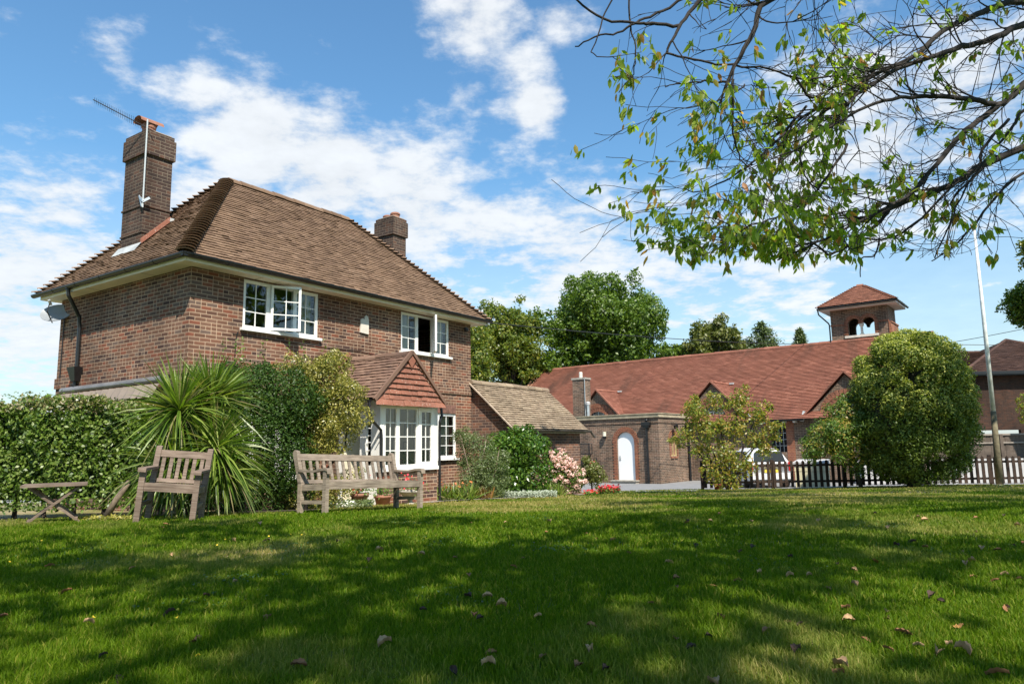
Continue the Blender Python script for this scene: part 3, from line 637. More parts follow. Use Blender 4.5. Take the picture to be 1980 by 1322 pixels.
m = MB(); k_ = 7
for i in range(k_):
    f0, f1 = i/k_, (i+.93)/k_; a = Vector((pe0-.02, -.03, pze+.02))+Vector((hw, 0, pzt-pze+.08))*f0; b_ = Vector((pe0-.02, -.03, pze+.02))+Vector((hw, 0, pzt-pze+.08))*f1; m.beam(a+Z*.07, b_+Z*.07, .14, .05, (0, 0, 1))
m.build('abutment_tile', TILER, proof)
m = MB(); gutter(m, (pe0-.06, pf0+.02, pze-.02), (pe0-.06, 0, pze-.02), .05); gutter(m, (pe1+.06, pf0+.02, pze-.02), (pe1+.06, 0, pze-.02), .05); m.build('porch_gutter', BLACK, house)
for sg, ux, ex in ((-1, pu0, pe0-.06), (1, pu1, pe1+.06)):
    m = MB(); m.tube([(ex, pf0+.05, pze-.05), (ex, pf0+.02, pze-.28), (ex-sg*.06, pf0+.03, pze-.42), (ux+sg*.03-sg*.0, pv-.05, pze-.62), (ux+sg*.02, pv-.055, pze-.78), (ux+sg*.02, pv-.055, .5)], .03, 10); m.beam((ux+sg*.02, pv-.055, 1.95), (ux+sg*.12, pv-.02, 1.95), .015, .02); m.build('porch_downpipe', BLACK, house)
# cable clipped along the front wall
m = MB(); m.tube([(.9, -.015, 3.98), (1.6, -.015, 3.97), (3.1, -.02, 3.95), (4.2, -.02, 3.97), (5.0, -.02, 3.9), (5.6, -.02, 3.82)], .008, 5); m.build('wall_cable', BLACK, house); m = MB(); m.tube([(1.02, -.015, 4.05), (.98, -.015, 3.9), (.96, -.015, 3.4)], .008, 5); m.build('wall_cable', BLACK, house); m = MB(); m.tube([(-.02, 4.8, 4.7), (-.02, 4.82, 3.2)], .012, 5); m.build('wall_cable', BLACK, house)

# TV aerial on the chimney
ae = thing('tv_aerial', 'long thin television aerial on a white mast strapped to the left chimney', 'aerial', HW(.36, 2.52, 7.0))
m = MB(); m.tube([(0, 0, -.12), (0, 0, 1.85)], .017, 8); m.build('mast', basic('pale_mast', (.45, .48, .48), .4, .08, 4), ae)
m = MB(); m.beam((-.1, .06, .12), (.02, -.02, 0), .03, .05); m.beam((.12, .04, .1), (.0, -.02, 0), .03, .05); m.beam((-.14, .1, .18), (-.02, 0, -.1), .02, .03); m.build('bracket', GALV, ae)
P0 = at(180, 193, HW(.36, 2.52, 0).y-.1)-ae.location; P1 = Vector((0, 0, 1.66)); bd = (P0-P1); bl = bd.length; bd.normalize(); sdv = bd.cross(Z).normalized()
m = MB(); m.tube([P1-bd*.15, P0], .010, 6)
for i in range(26):
    f_ = .12+i*.034; q = P1+bd*bl*f_; hl = .07+.05*(1-i/26); cr = Vector((bd.z*.2, .6, .8)).cross(bd).normalized(); m.tube([q-cr*hl, q+cr*hl], .004, 4)
m.build('boom', IRON, ae)
# satellite dish
dp = HW(-.12, 4.92, 4.78)
dish = thing('satellite_dish', 'grey oval satellite dish on the far corner of the house side wall', 'satellite dish', dp)
dn = Vector((.05, -.80, .60)).normalized(); dx = Vector((1, 0, 0)); dx = (dx-dn*dx.dot(dn)).normalized(); dy = dn.cross(dx)
m = MB(); vs = [Vector((0, 0, 0))]; fs = []; n = 28
for j in (1, 2, 3, 4):
    for k in range(n): rr = j/4; vs.append(dx*math.cos(2*PI*k/n)*.33*rr+dy*math.sin(2*PI*k/n)*.27*rr+dn*(.07*rr*rr))
vs2 = [v-dn*.008 for v in vs]
fs = [(0, 1+k, 1+(k+1) % n) for k in range(n)]+[(1+j*n+k, 1+(j+1)*n+k, 1+(j+1)*n+(k+1) % n, 1+j*n+(k+1) % n) for j in range(3) for k in range(n)]
m.add(vs, fs); m.add(vs2, fs); m.build('reflector', basic('dish_grey', (.24, .26, .28), .4, .08, 5), dish, True)
m = MB(); m.tube([-dy*.25, -dy*.22+dn*.3, -dy*.02+dn*.38], .012, 6); m.tube([dn*-.01, Vector((.12, .14, -.1))], .02, 6); m.build('arm', IRON, dish)
m = MB(); m.tube([-dy*.02+dn*.32, dn*.44], .03, 10); m.build('receiver', GALV, dish)
# security lamp near the right end of the front
sl = thing('security_light', 'small dark security light high on the house front by the far eaves corner', 'wall light', HW(8.1, -.02, 4.98))
m = MB(); m.lathe([(.001, 0), (.05, 0), (.06, -.05), (.04, -.10), (.001, -.11)], 12, (0, -.08, 0)); m.box((-.03, -.08, -.02), (.03, 0, .02)); m.build('lamp_body', BLACK, sl)
for c in sl.children: c.rotation_euler = (0, 0, RZ)

# ------------------------------------------------------------------ small tiled outbuilding between house and hall
gar = thing('garage', 'small brick outbuilding with straw coloured mossy tile roof beside the house', 'outbuilding', (A[0], A[1], 0), RZ)
g0, g1, gv, gze, gzr = 8.42, 12.15, -1.30, 2.25, 3.50
m = MB(); wall(m, (g0+.04, gv, 0), X, g1-g0-.04, -.4, gze-.02, [], .2); wall(m, (g1, gv, 0), Y, 2*1.3, -.4, gze, [], .2)
m.poly([(g0+.04, 1.3, -.4), (g0+.04, gv, -.4), (g0+.04, gv, gze-.03), (g0+.04, 0, gzr-.13), (g0+.04, 1.3, gze-.03)]); m.poly([(g1, gv, gze), (g1, 1.3, gze), (g1, 0, gzr-.08)]); m.build('wall', brickmat('garage_brick', [(.20, .10, .066), (.15, .085, .065), (.25, .125, .08), (.13, .08, .065), (.30, .13, .08)], (.44, .31, .23)), gar)
m = MB(); e0v, ez = gv-.17, gze-.06; ga, gb = g0-.06, g1+.22
m.poly([(ga, e0v, ez), (gb, e0v, ez), (gb, 0, gzr), (ga, 0, gzr)]); m.poly([(gb, 1.47, ez), (ga, 1.47, ez), (ga, 0, gzr), (gb, 0, gzr)]); gd = m.build('roof', DECK, gar)
m = MB(); Tg = math.hypot(-e0v, gzr-ez); tile_slope(m, (ga, e0v, ez), X, (0, -e0v, gzr-ez), Tg, lambda t: 0, lambda t: gb-ga, .1, .165, .016, .022); ridge_line(m, (ga, 0, gzr+.01), (gb, 0, gzr+.01), .12, .4)
m.build('tile_covering', TILEG, gd)
m = MB(); m.beam((ga-.01, e0v, ez-.02), (ga-.01, 0, gzr-.02), .03, .06, (1, 0, 0)); m.build('verge', MORT, gd)
m = MB(); m.box((g0+.05, e0v+.06, ez-.10), (gb-.03, e0v+.085, ez-.005)); m.build('fascia', STONEG, gar)
m = MB(); gutter(m, (ga+.02, e0v-.03, ez-.01), (gb+.12, e0v-.03, ez-.01), .05); m.tube([(gb+.1, e0v-.03, ez-.03), (gb+.55, e0v+.1, ez-.18), (gb+1.0, e0v+.3, ez-.2)], .03, 8); m.build('gutter', basic('weathered_gutter', (.10, .085, .07), .6, .4, 4), gar)

# ------------------------------------------------------------------ the hall behind, with its flat roofed annexe and bell tower
YC = .663; HO = (6.525, 32.8); RZC = PI/2-YC
UC = Vector((math.sin(YC), math.cos(YC), 0)); VC = Vector((-math.cos(YC), math.sin(YC), 0))
def CW(u, v, z): return Vector((HO[0], HO[1], 0))+UC*u+VC*v+Vector((0, 0, z))
hall = thing('church_hall', 'long brick church hall with red tiled roof, small gables and open bell tower', 'hall', (HO[0], HO[1], 0), RZC)
# local: x = away from camera, y = to the left
MU, EZ, RU, RZZ, VL, VR = 3.36, 2.78, 7.84, 6.56, 12.0, -9.9
GAB = (5.19, -1.19, -7.18); GH = 1.75; GP = 4.62
m = MB()
wall(m, (MU, VL, 0), -Y, VL-VR, -.3, EZ, [(VL+3.85, VL+4.55, 1.3, 2.74)], .3)
for gvv in GAB:
    n = 14; ar = [(gvv+.85*math.cos(PI*k/n), EZ+.18+.85*math.sin(PI*k/n)*.86) for k in range(n+1)]
    # gable front around a round headed opening
    m.poly([(MU-.02, gvv+GH, EZ), (MU-.02, gvv+.85, EZ), (MU-.02, gvv+.85, EZ+.18), *[(MU-.02, a, b_) for a, b_ in ar[1:n//2]], (MU-.02, ar[n//2][0], ar[n//2][1]), (MU-.02, gvv, GP-.06)][::-1])
    m.poly([(MU-.02, gvv-GH, EZ), (MU-.02, gvv-.85, EZ), *[(MU-.02, a, b_) for a, b_ in ar[n//2+1:][::-1]], (MU-.02, ar[n//2][0], ar[n//2][1]), (MU-.02, gvv, GP-.06)])
m.poly([(MU, VL, 0), (MU, VL, EZ), (RU, VL, RZZ-.1), (2*RU-MU, VL, EZ), (2*RU-MU, VL, 0)])
m.poly([(MU, VR, 0), (MU, VR, EZ), (RU, VR, RZZ-.1), (2*RU-MU, VR, EZ), (2*RU-MU, VR, 0)])
m.build('wall', BRH, hall)
for gvv in GAB:
    nb = 17; m = MB()
    for k in range(nb):
        a = PI*(k+.5)/nb; ca, sa = math.cos(a), math.sin(a)*.9
        c = Vector((MU-.03, gvv+.98*ca, EZ+.17+.98*sa)); m.obox(c, Vector((0, ca, sa)), Vector((0, -sa, ca)), X, (.24, .155, .05))
        m.obox(Vector((MU-.03, gvv+.74*ca, EZ+.17+.74*sa)), Vector((0, ca, sa)), Vector((0, -sa, ca)), X, (.20, .115, .03))
    m.build('arch_brick', BRR, hall)
for gvv in GAB:
    n = 12; m = MB(); m.poly([(MU+.08, gvv+.7*math.cos(PI*k/n), EZ+.15+.62*math.sin(PI*k/n)) for k in range(n+1)]); m.quad((MU+.08, gvv-.72, EZ-.2), (MU+.08, gvv+.72, EZ-.2), (MU+.08, gvv+.72, EZ+.15), (MU+.08, gvv-.72, EZ+.15))
    wp = m.build('gable_window', basic('dark_lead_glass', (.02, .022, .025), .12, .2, 3, spec=.8), hall)
    m = MB()
    for k in range(1, 6): m.beam((MU+.06, gvv, EZ+.1), (MU+.06, gvv+.66*math.cos(PI*k/6), EZ+.15+.6*math.sin(PI*k/6)), .02, .02)
    m.tube([(MU+.06, gvv+.36*math.cos(PI*k/8), EZ+.15+.32*math.sin(PI*k/8)) for k in range(9)], .01, 4); m.tube([(MU+.06, gvv+.68*math.cos(PI*k/12), EZ+.15+.6*math.sin(PI*k/12)) for k in range(13)], .014, 4); m.build('glazing_bar', GALV, wp)
# tall window right of the car
m = MB(); m.quad((MU+.15, -3.8, 1.3), (MU+.15, -4.6, 1.3), (MU+.15, -4.6, 2.8), (MU+.15, -3.8, 2.8)); wq = m.build('hall_window', basic('dark_hall_glass', (.015, .017, .02), .1, .2, 3, spec=.8), hall)
m = MB()
for k in range(1, 4): m.box((MU+.12, -3.85-.7*k/4-.008, 1.3), (MU+.135, -3.85-.7*k/4+.008, 2.78))
for k in range(1, 5): m.box((MU+.12, -4.55, 1.3+1.4*k/5-.008), (MU+.135, -3.85, 1.3+1.4*k/5+.008))
m.build('glazing_bar', GALV, wq)
m = MB(); m.box((MU-.012, -4.9, -.1), (MU+.01, -4.55, 2.74)); m.box((MU-.012, -3.85, -.1), (MU+.01, -3.6, 2.74)); m.build('brick_jamb', BRR, hall)
# main roof
EO = .38; eu_, ezz = MU-EO, EZ-.06; k_ = (RZZ-EZ)/(RU-MU)
m = MB(); m.poly([(eu_, VL+.15, ezz), (eu_, VR-.15, ezz), (RU, VR-.15, RZZ), (RU, VL+.15, RZZ)]); m.poly([(2*RU-eu_, VL+.15, ezz), (2*RU-eu_, VR-.15, ezz), (RU, VR-.15, RZZ), (RU, VL+.15, RZZ)]); hr = m.build('roof', DECK, hall)
Tm = math.hypot(RU-eu_, RZZ-ezz); LN = VL-VR+.3
class Clip(MB): pass
m = MB(); tile_slope(m, (eu_, VL+.15, ezz), -Y, (RU-eu_, 0, RZZ-ezz), Tm, lambda t: 0, lambda t: LN, .115, .28, .017, .030, .25); ridge_line(m, (RU, VL+.15, RZZ+.01), (RU, VR-.15, RZZ+.01), .14, .45)
m.build('tile_covering', TILEH, hr)
m = MB(); m.beam((eu_, VL+.17, ezz+.02), (RU, VL+.17, RZZ+.02), .06, .12, (0, 1, 0)); m.beam((eu_+.02, VL-.12, ezz+.06), (RU+.02, VL-.12, RZZ+.07), .03, .03, (0, 0, 1)); m.build('verge', basic('verge_mortar', (.42, .25, .14), .9, .2, 5), hr)
for gvv in GAB:   # little roofs of the gables
    ku = (GP-EZ)/k_; m = MB(); 
    gh = GH+.16; gdz = GP-EZ+.10
    pk = Vector((MU-.16, gvv, GP+.05)); bk = Vector((MU+(GP+.05-EZ)/k_, gvv, GP+.05))
    Lg = (bk-pk).length; dn_ = gh
    for sg in (1, -1):
        low = Vector((MU-.16, gvv+sg*gh, EZ-.05)); T = (pk-low).length; ev = (pk-low)
        zfun = lambda t, T=T: (t/T)
        if sg > 0: tile_slope(m, low, X, ev, T, lambda t: 0, lambda t, T=T: max(.3, Lg*(t/T)+.1), .105, .2, .014, .024, .6)
        else:
            tile_slope(m, low+X*0, X, ev, T, lambda t: 0, lambda t, T=T: max(.3, Lg*(t/T)+.1), .105, .2, .014, .024, .6)
        m.beam(low+Vector((0, 0, .02)), pk+Vector((0, 0, .03)), .07, .09, (1, 0, 0))
    ridge_line(m, pk, bk, .11, .3)
    m.build('gable_roof', TILEH, hr)
    m = MB(); m.box((MU-.12, gvv+GH-.3, EZ-.5), (MU-.02, gvv+GH+.05, EZ-.08)) if False else None
m = MB()
for gvv in GAB:
    for sg in (1, -1): m.beam((MU-.2, gvv+sg*(GH+.12), EZ-.15), (MU-.1, gvv+sg*(GH-.02), EZ+.28), .05, .16, (0, 1, 0))
    m.box((MU+(GP-EZ)/k_-.25, gvv-.32, GP+.02), (MU+(GP-EZ)/k_-.05, gvv-.12, GP+.10))
m.build_each('lead_flashing', LEAD, hr)
m = MB()
v_ = VR
while v_ < VL:
    if not any(abs(v_-q) < GH for q in GAB): m.box((MU-.32, v_, EZ-.19), (MU, v_+.10, EZ-.09))
    v_ += .44
m.build_each('rafter_end', WHITE, hall)
edges = sorted([VR]+[q+s*GH for q in GAB for s in (-1, 1)]+[VL])
for a, b_ in zip(edges[::2], edges[1::2]):
    if b_-a > .2: m = MB(); gutter(m, (eu_-.04, b_, ezz-.01), (eu_-.04, a, ezz-.01), .055); m.build('gutter', BLACK, hall)
# ---- annexe
AZ = 3.12; AL = 8.5
m = MB()
wall(m, (0, AL, 0), -Y, AL, -.3, AZ-.16, [(AL-1.72-.46, AL-1.72+.46, .12, 2.4)], .2)
wall(m, (0, 0, 0), X, MU, -.3, AZ-.16, [(1.1, 1.75, 1.2, 2.05)], .2)
m.box((-.03, -.03, AZ-.42), (0, AL, AZ-.34)); m.box((0, -.03, AZ-.42), (MU, 0, AZ-.34))
m.build('annexe_wall', BRH, hall)
m = MB(); m.box((-.07, -.07, AZ-.16), (.20, AL, AZ-.10)); m.box((.20, -.07, AZ-.16), (MU+.1, .2, AZ-.10)); m.box((.0, .0, AZ-.10), (.16, AL, AZ)); m.box((.16, .0, AZ-.10), (MU+.1, .16, AZ)); m.box((-.04, -.04, AZ), (.2, AL, AZ+.035)); m.box((.2, -.04, AZ), (MU+.1, .2, AZ+.035)); m.build('parapet_coping', basic('coping', (.34, .29, .20), .9, .25, 4), hall)
m = MB(); m.box((.2, .2, AZ-.22), (MU, AL, AZ-.17)); m.build('flat_roof', TARM, hall)
# arched door
m = MB(); dc = 1.72; n = 14; hwid = .45; spr = 2.33-.45
m.prism([(.07, dc-hwid, .15), (.07, dc+hwid, .15), *[(.07, dc+hwid*math.cos(PI*k/n), spr+hwid*math.sin(PI*k/n)) for k in range(n+1)]], (.05, 0, 0)); dr = m.build('door', basic('white_door', (.80, .80, .80), .4, .02, 1), hall)
m = MB(); m.tube([(.04, dc+.34, 1.15), (.02, dc+.34, 1.15), (.02, dc+.24, 1.15)], .012, 6); m.box((.05, dc+.31, 1.05), (.072, dc+.37, 1.25)); m.build('door_handle', GALV, dr)
m = MB(); m.poly([(.0, dc-.46, 2.42), (.0, dc+.46, 2.42), (.0, dc+.46, spr), *[(.0, dc+.46*math.cos(PI*k/n), spr+.46*math.sin(PI*k/n)) for k in range(n+1)], (.0, dc-.46, spr)]) if False else None
for k in range(n):   # spandrel bricks between opening and arch
    a0, a1 = PI*k/n, PI*(k+1)/n
    y0, y1 = dc+.455*math.cos(a0), dc+.455*math.cos(a1); m.poly([(-.001, y0, spr+.455*math.sin(a0)), (-.001, y1, spr+.455*math.sin(a1)), (-.001, y1, 2.42), (-.001, y0, 2.42)]); m.poly([(-.001, y0, spr+.455*math.sin(a0)), (-.001, y1, spr+.455*math.sin(a1)), (.09, y1, spr+.455*math.sin(a1)), (.09, y0, spr+.455*math.sin(a0))])
m.build('arch_spandrel', BRH, hall)
m = MB()
nb = 21
for k in range(nb):
    a = PI*(k+.5)/nb; ca, sa = math.cos(a), math.sin(a); m.obox(Vector((-.012, dc+.57*ca, spr+.57*sa)), Vector((0, ca, sa)), Vector((0, -sa, ca)), X, (.225, .072, .05))
for k in range(24):
    for sg in (-1, 1): wdt = .225 if k % 2 else .16; m.box((-.03, dc+sg*(.46+wdt/2)-wdt/2, .15+k*.0725), (.01, dc+sg*(.46+wdt/2)+wdt/2, .15+k*.0725+.062))
m.build('door_surround', BRR, hall)
m = MB(); m.box((-.32, dc-.62, -.1), (.2, dc+.62, .15)); m.box((-.36, dc-.66, .10), (-.02, dc+.66, .152)); m.build('door_step', STONEG, hall)
# little window on the annexe side
m = MB(); frame_rect(m, (1.1, .06, 1.2), X, Z, .65, .85, .05, .05); m.box((1.41, .04, 1.25), (1.45, .08, 2.0)); aw = m.build('annexe_window', basic('ochre_frame', (.42, .33, .16), .6), hall)
m = MB(); m.quad((1.15, .09, 1.25), (1.7, .09, 1.25), (1.7, .09, 2.0), (1.15, .09, 2.0)); m.build('pane', basic('dim_pane', (.25, .13, .10), .3, .2, 3), aw)
m = MB()
for x0 in (1.06, 1.44): m.box((x0, -.06, 1.10), (x0+.32, .05, 1.17))
for sg, xx in ((-1, .98), (1, 1.76)):
    for k in range(12): m.box((xx, -.02, 1.18+k*.075), (xx+.11, .01, 1.18+k*.075+.064))
for k in range(11): a = PI*(k+.5)/11; m.obox(Vector((1.425+.42*math.cos(a), -.006, 2.0+.30*math.sin(a))), Vector((math.cos(a), 0, math.sin(a))), Vector((-math.sin(a), 0, math.cos(a))), Y, (.2, .085, .03))
m.build('window_surround', BRR, hall)
# pipes and fittings on the annexe
def hopper_pipe(x, y, along):
    m = MB(); a = Vector((0, 1, 0)) if along == 'Y' else Vector((1, 0, 0)); nrm = Vector((-1, 0, 0)) if along == 'Y' else Vector((0, -1, 0)); P = Vector((x, y, 0))
    m.obox(P+nrm*.12+Z*2.68, a, nrm, Z, (.40, .22, .16)); m.obox(P+nrm*.10+Z*2.55, a, nrm, Z, (.28, .16, .12)); m.tube([P+nrm*.09+Z*2.5, P+nrm*.09+Z*.0], .05, 10)
    m.tube([P+nrm*.04+Z*2.86, P+nrm*.10+Z*2.80], .05, 8)
    for zc in (2.0, 1.1, .25): m.tube([P+nrm*.09+Z*(zc-.05), P+nrm*.09+Z*(zc+.05)], .065, 8)
    return m.build('downpipe', BLACK, hall)
hopper_pipe(0, .56, 'Y'); hopper_pipe(2.9, 0, 'X')
ch = MB(); ch.box((.5, 4.15, 2.2), (1.0, 4.88, 5.07)); cc = ch.build('annexe_chimney', BRH, hall)
m = MB(); m.box((.46, 4.11, 5.0), (1.04, 4.92, 5.09)); m.build('chimney_coping', STONEG, cc); m = MB(); m.lathe([(.09, 0), (.09, .25), (.07, .3), (.001, .3)], 14, (.7, 4.5, 5.09)); m.build('chimney_pot', STONE, cc)
m = MB(); m.tube([(.46, 4.14, 3.1), (.46, 4.14, 5.0)], .02, 6); m.tube([(.46, 3.98, 2.9), (.46, 3.98, 3.75)], .07, 10); m.build('flue_pipe', GALV, cc)
m = MB(); m.lathe([(.10, 0), (.11, .12), (.05, .16), (.001, .17)], 12, (.46, 3.98, 3.72)); m.build('flue_cowl', RENDER, cc)
# ---- bell tower astride the ridge
TV0, TV1, TU0, TU1, TZ0, TZ1 = -5.70, -8.28, RU-.05, RU+1.65, 5.6, 8.12
m = MB(); tw = TV0-TV1
def towerwall(m, ux, flip):
    c1, c2, hwn = TV0-tw*.405, TV0-tw*.655, .24*1.12
    P = lambda v, z: (ux, v, z); zb, sp_ = 6.80, 7.36
    n = 10
    m.quad(P(TV0, TZ0), P(TV1, TZ0), P(TV1, zb), P(TV0, zb))
    m.quad(P(TV0, zb), P(c1+hwn, zb), P(c1+hwn, sp_), P(TV0, sp_)); m.quad(P(c2-hwn, zb), P(TV1, zb), P(TV1, sp_), P(c2-hwn, sp_))
    m.quad(P(TV0, sp_), P(c1+hwn, sp_), P(c1+hwn, TZ1), P(TV0, TZ1)); m.quad(P(c2-hwn, sp_), P(TV1, sp_), P(TV1, TZ1), P(c2-hwn, TZ1)); m.quad(P(c1-hwn, sp_), P(c2+hwn, sp_), P(c2+hwn, TZ1), P(c1-hwn, TZ1))
    for c in (c1, c2):
        for k in range(n):
            a0, a1 = PI*k/n, PI*(k+1)/n; m.quad(P(c+hwn*math.cos(a0), sp_+hwn*math.sin(a0)), P(c+hwn*math.cos(a1), sp_+hwn*math.sin(a1)), P(c+hwn*math.cos(a1), TZ1), P(c+hwn*math.cos(a0), TZ1))
            dd = Vector((.22*flip, 0, 0)); p, q = Vector(P(c+hwn*math.cos(a0), sp_+hwn*math.sin(a0))), Vector(P(c+hwn*math.cos(a1), sp_+hwn*math.sin(a1))); m.quad(p, q, q+dd, p+dd)
    for vv_ in (c1+hwn, c2-hwn): m.quad(P(vv_, zb), P(vv_, sp_), (ux+.22*flip, vv_, sp_), (ux+.22*flip, vv_, zb))
    return c1, c2, hwn, zb, sp_
c1, c2, hwn, zb, sp_ = towerwall(m, TU0, 1); towerwall(m, TU1, -1)
m.quad((TU0, TV0, TZ0), (TU1, TV0, TZ0), (TU1, TV0, TZ1), (TU0, TV0, TZ1)); m.quad((TU0, TV1, TZ0), (TU1, TV1, TZ0), (TU1, TV1, TZ1), (TU0, TV1, TZ1))
for ux in (TU0+.22, TU1-.22):   # inner leaf of the tower walls
    m.quad((ux, TV0, TZ0), (ux, c1+hwn, TZ0), (ux, c1+hwn, TZ1), (ux, TV0, TZ1)); m.quad((ux, TV1, TZ0), (ux, c2-hwn, TZ0), (ux, c2-hwn, TZ1), (ux, TV1, TZ1))
tower = m.build('bell_tower', BRH, hall)
m = MB()
for c in (c1, c2):
    nb = 13
    for k in range(nb): a = PI*(k+.5)/nb; m.obox(Vector((TU0-.01, c+(hwn+.09)*math.cos(a), sp_+(hwn+.09)*math.sin(a))), Vector((0, math.cos(a), math.sin(a))), Vector((0, -math.sin(a), math.cos(a))), X, (.16, .075, .04))
for k in range(8):
    for vv_, s_ in ((c1+hwn, 1), (c2-hwn, -1)): wdt = .2 if k % 2 else .13; m.box((TU0-.03, min(vv_, vv_+s_*wdt), zb+k*.072), (TU0+.0, max(vv_, vv_+s_*wdt), zb+k*.072+.062))
for a, b_ in ((TV0+.02, c1+hwn+.2), (c2-hwn-.2, TV1-.02)): m.box((TU0-.035, min(a, b_), sp_-.02), (TU0, max(a, b_), sp_+.05))
m.box((TU0-.03, TV1-.10, TZ0), (TU1, TV1-.0, sp_-.1)); m.box((TU0-.035, TV1-.14, sp_-.1), (TU1, TV1, sp_-.04))
m.build('brick_trim', BRR, tower)
m = MB(); m.box((TU0-.07, c2-hwn-.16, zb-.11), (TU0+.24, c1+hwn+.16, zb)); cm = (c1+c2)/2
m.lathe([(.10, 0), (.10, .05), (.06, .08), (.055, .40), (.10, .46), (.11, .56), (.001, .56)], 14, (TU0+.11, cm, zb)); m.build('stone_column', STONE, tower)
TO = .40; tz = TZ1+.03; m = MB(); m.box((TU0-TO, TV1-TO, tz-.02), (TU1+TO, TV0+TO, tz)); m.box((TU0-TO-.02, TV1-TO-.02, tz-.03), (TU1+TO+.02, TV0+TO+.02, tz+.11)); m.build('fascia', basic('lilac_grey_paint', (.62, .60, .62), .5, .05, 2), tower)
m = MB(); m.box((TU0-.16, TV1-.2, tz-.13), (TU1+.16, TV0+.2, tz-.03)) if False else None
a_ = TO+.08; ra = Vector(((TU0+TU1)/2, TV0-tw/2+.14, tz+1.22)); rb_ = Vector(((TU0+TU1)/2, TV0-tw/2-.14, tz+1.22)); ez_ = tz+.13
q = [Vector((TU0-a_, TV0+a_, ez_)), Vector((TU0-a_, TV1-a_, ez_)), Vector((TU1+a_, TV1-a_, ez_)), Vector((TU1+a_, TV0+a_, ez_))]
m = MB(); m.poly([q[0], q[1], rb_, ra]); m.poly([q[1], q[2], rb_]); m.poly([q[2], q[3], ra, rb_]); m.poly([q[3], q[0], ra]); tr_ = m.build('tower_roof', DECK, hall)
m = MB(); wq_ = q[0].y-q[1].y; runt = ra.x-q[0].x; Tt = math.hypot(runt, ra.z-ez_); hx = (wq_-.28)/2
tile_slope(m, q[0], -Y, (runt, 0, ra.z-ez_), Tt, lambda t: t/Tt*hx, lambda t: wq_-t/Tt*hx, .105, .18, .014, .024)
dq = q[2].x-q[1].x; Ts = math.hypot(hx, ra.z-ez_); tile_slope(m, q[1], X, (0, hx, ra.z-ez_), Ts, lambda t: t/Ts*dq/2, lambda t: dq-t/Ts*dq/2, .105, .18, .014, .024); tile_slope(m, q[3], -X, (0, -hx, ra.z-ez_), Ts, lambda t: t/Ts*dq/2, lambda t: dq-t/Ts*dq/2, .105, .18, .014, .024)
bonnet(m, q[0], ra, .13, .08, 5, .045); bonnet(m, q[1], rb_, .13, .08, 5, .045); ridge_line(m, ra+Z*.0, rb_+Z*.0, .12, .2)
m.build('tile_covering', tilemat('tower_tile', [(.20, .085, .055), (.28, .12, .075), (.24, .10, .065), (.19, .085, .055)]), tr_)
m = MB(); gutter(m, q[0]+Vector((-.03, 0, -.06)), q[1]+Vector((-.03, 0, -.06)), .055); gutter(m, q[1]+Vector((0, -.03, -.06)), q[2]+Vector((0, -.03, -.06)), .055)
m.tube([q[0]+Vector((0, -.03, -.1)), q[0]+Vector((.05, -.05, -.34)), (TU0-.05, TV0+.10, TZ1-.6), (TU0-.05, TV0+.06, TZ1-.7), (TU0-.05, TV0+.06, 6.3)], .035, 8); m.build('gutter', BLACK, tower)
# fittings that are things of their own
wl = thing('wall_lantern', 'cream and black lantern on the annexe wall near the white door', 'wall light', CW(-.14, 2.75, 2.25), RZC)
m = MB(); m.lathe([(.001, .12), (.08, .12), (.08, -.08), (.001, -.08)], 12); m.build('shade', basic('cream_shade', (.66, .62, .48), .4), wl); m = MB(); m.lathe([(.08, -.08), (.085, -.14), (.04, -.2), (.001, -.2)], 12); m.box((0, -.02, -.18), (.14, .02, -.12)); m.build('base', BLACK, wl)
fl_ = thing('floodlight', 'small black floodlight on the annexe side wall above the ochre window', 'wall light', CW(1.3, -.1, 2.55), RZC)
m = MB(); m.obox((0, -.12, 0), (1, 0, .3), (0, 1, 0), (-.3, 0, 1), (.28, .1, .16)); m.tube([(0, .1, .1), (0, -.1, .02)], .015, 6); m.build('lamp_body', BLACK, fl_)
# black rack and gate beside the annexe
rk = thing('wall_rack', 'black iron slatted rack standing against the annexe wall beside the outbuilding', 'rack', CW(-.45, 3.72, 0), RZC)
m = MB(); m.box((0, .22, 0), (.05, .27, 1.85)); m.box((0, -.28, 1.35), (.03, .22, 1.39)); m.box((0, -.28, 1.81), (.03, .22, 1.85)); m.box((0, -.30, 1.35), (.04, -.26, 1.85))
for k in range(9): m.box((.005, -.26+k*.055, 1.38), (.02, -.245+k*.055, 1.82))
m.box((.0, -.28, 1.33), (.30, .22, 1.36)); m.beam((.3, -.2, 1.33), (.05, -.2, 1.0), .03, .03); m.box((.28, -.28, 1.33), (.31, -.25, 1.85)); m.build('rack_frame', IRON, rk)
gt = thing('iron_gate', 'low black iron gate carrying a red notice beside the rose bush', 'gate', CW(-.7, 3.3, 0), RZC)
m = MB()
for yy in (-.42, .42): m.box((-.02, yy-.025, 0), (.02, yy+.025, 1.15))
for zz_ in (.12, 1.05): m.box((-.012, -.42, zz_), (.012, .42, zz_+.03))
for k in range(1, 9): m.box((-.008, -.42+k*.093-.008, .12), (.008, -.42+k*.093+.008, 1.08))
m.build('gate_frame', IRON, gt)
m = MB(); m.box((-.035, -.36, .72), (-.022, -.06, 1.04)); ns = m.build('notice', basic('notice_red', (.55, .05, .05), .5, .05, 2), gt)
m = MB()
for r_ in range(4):
    y_ = -.10
    while y_ > -.33:
        ww = random.uniform(.02, .05); m.box((-.038, y_-ww, .955-r_*.065), (-.0355, y_, .98-r_*.065)); y_ -= ww+.014
m.build('notice_lettering', WHITE, ns)

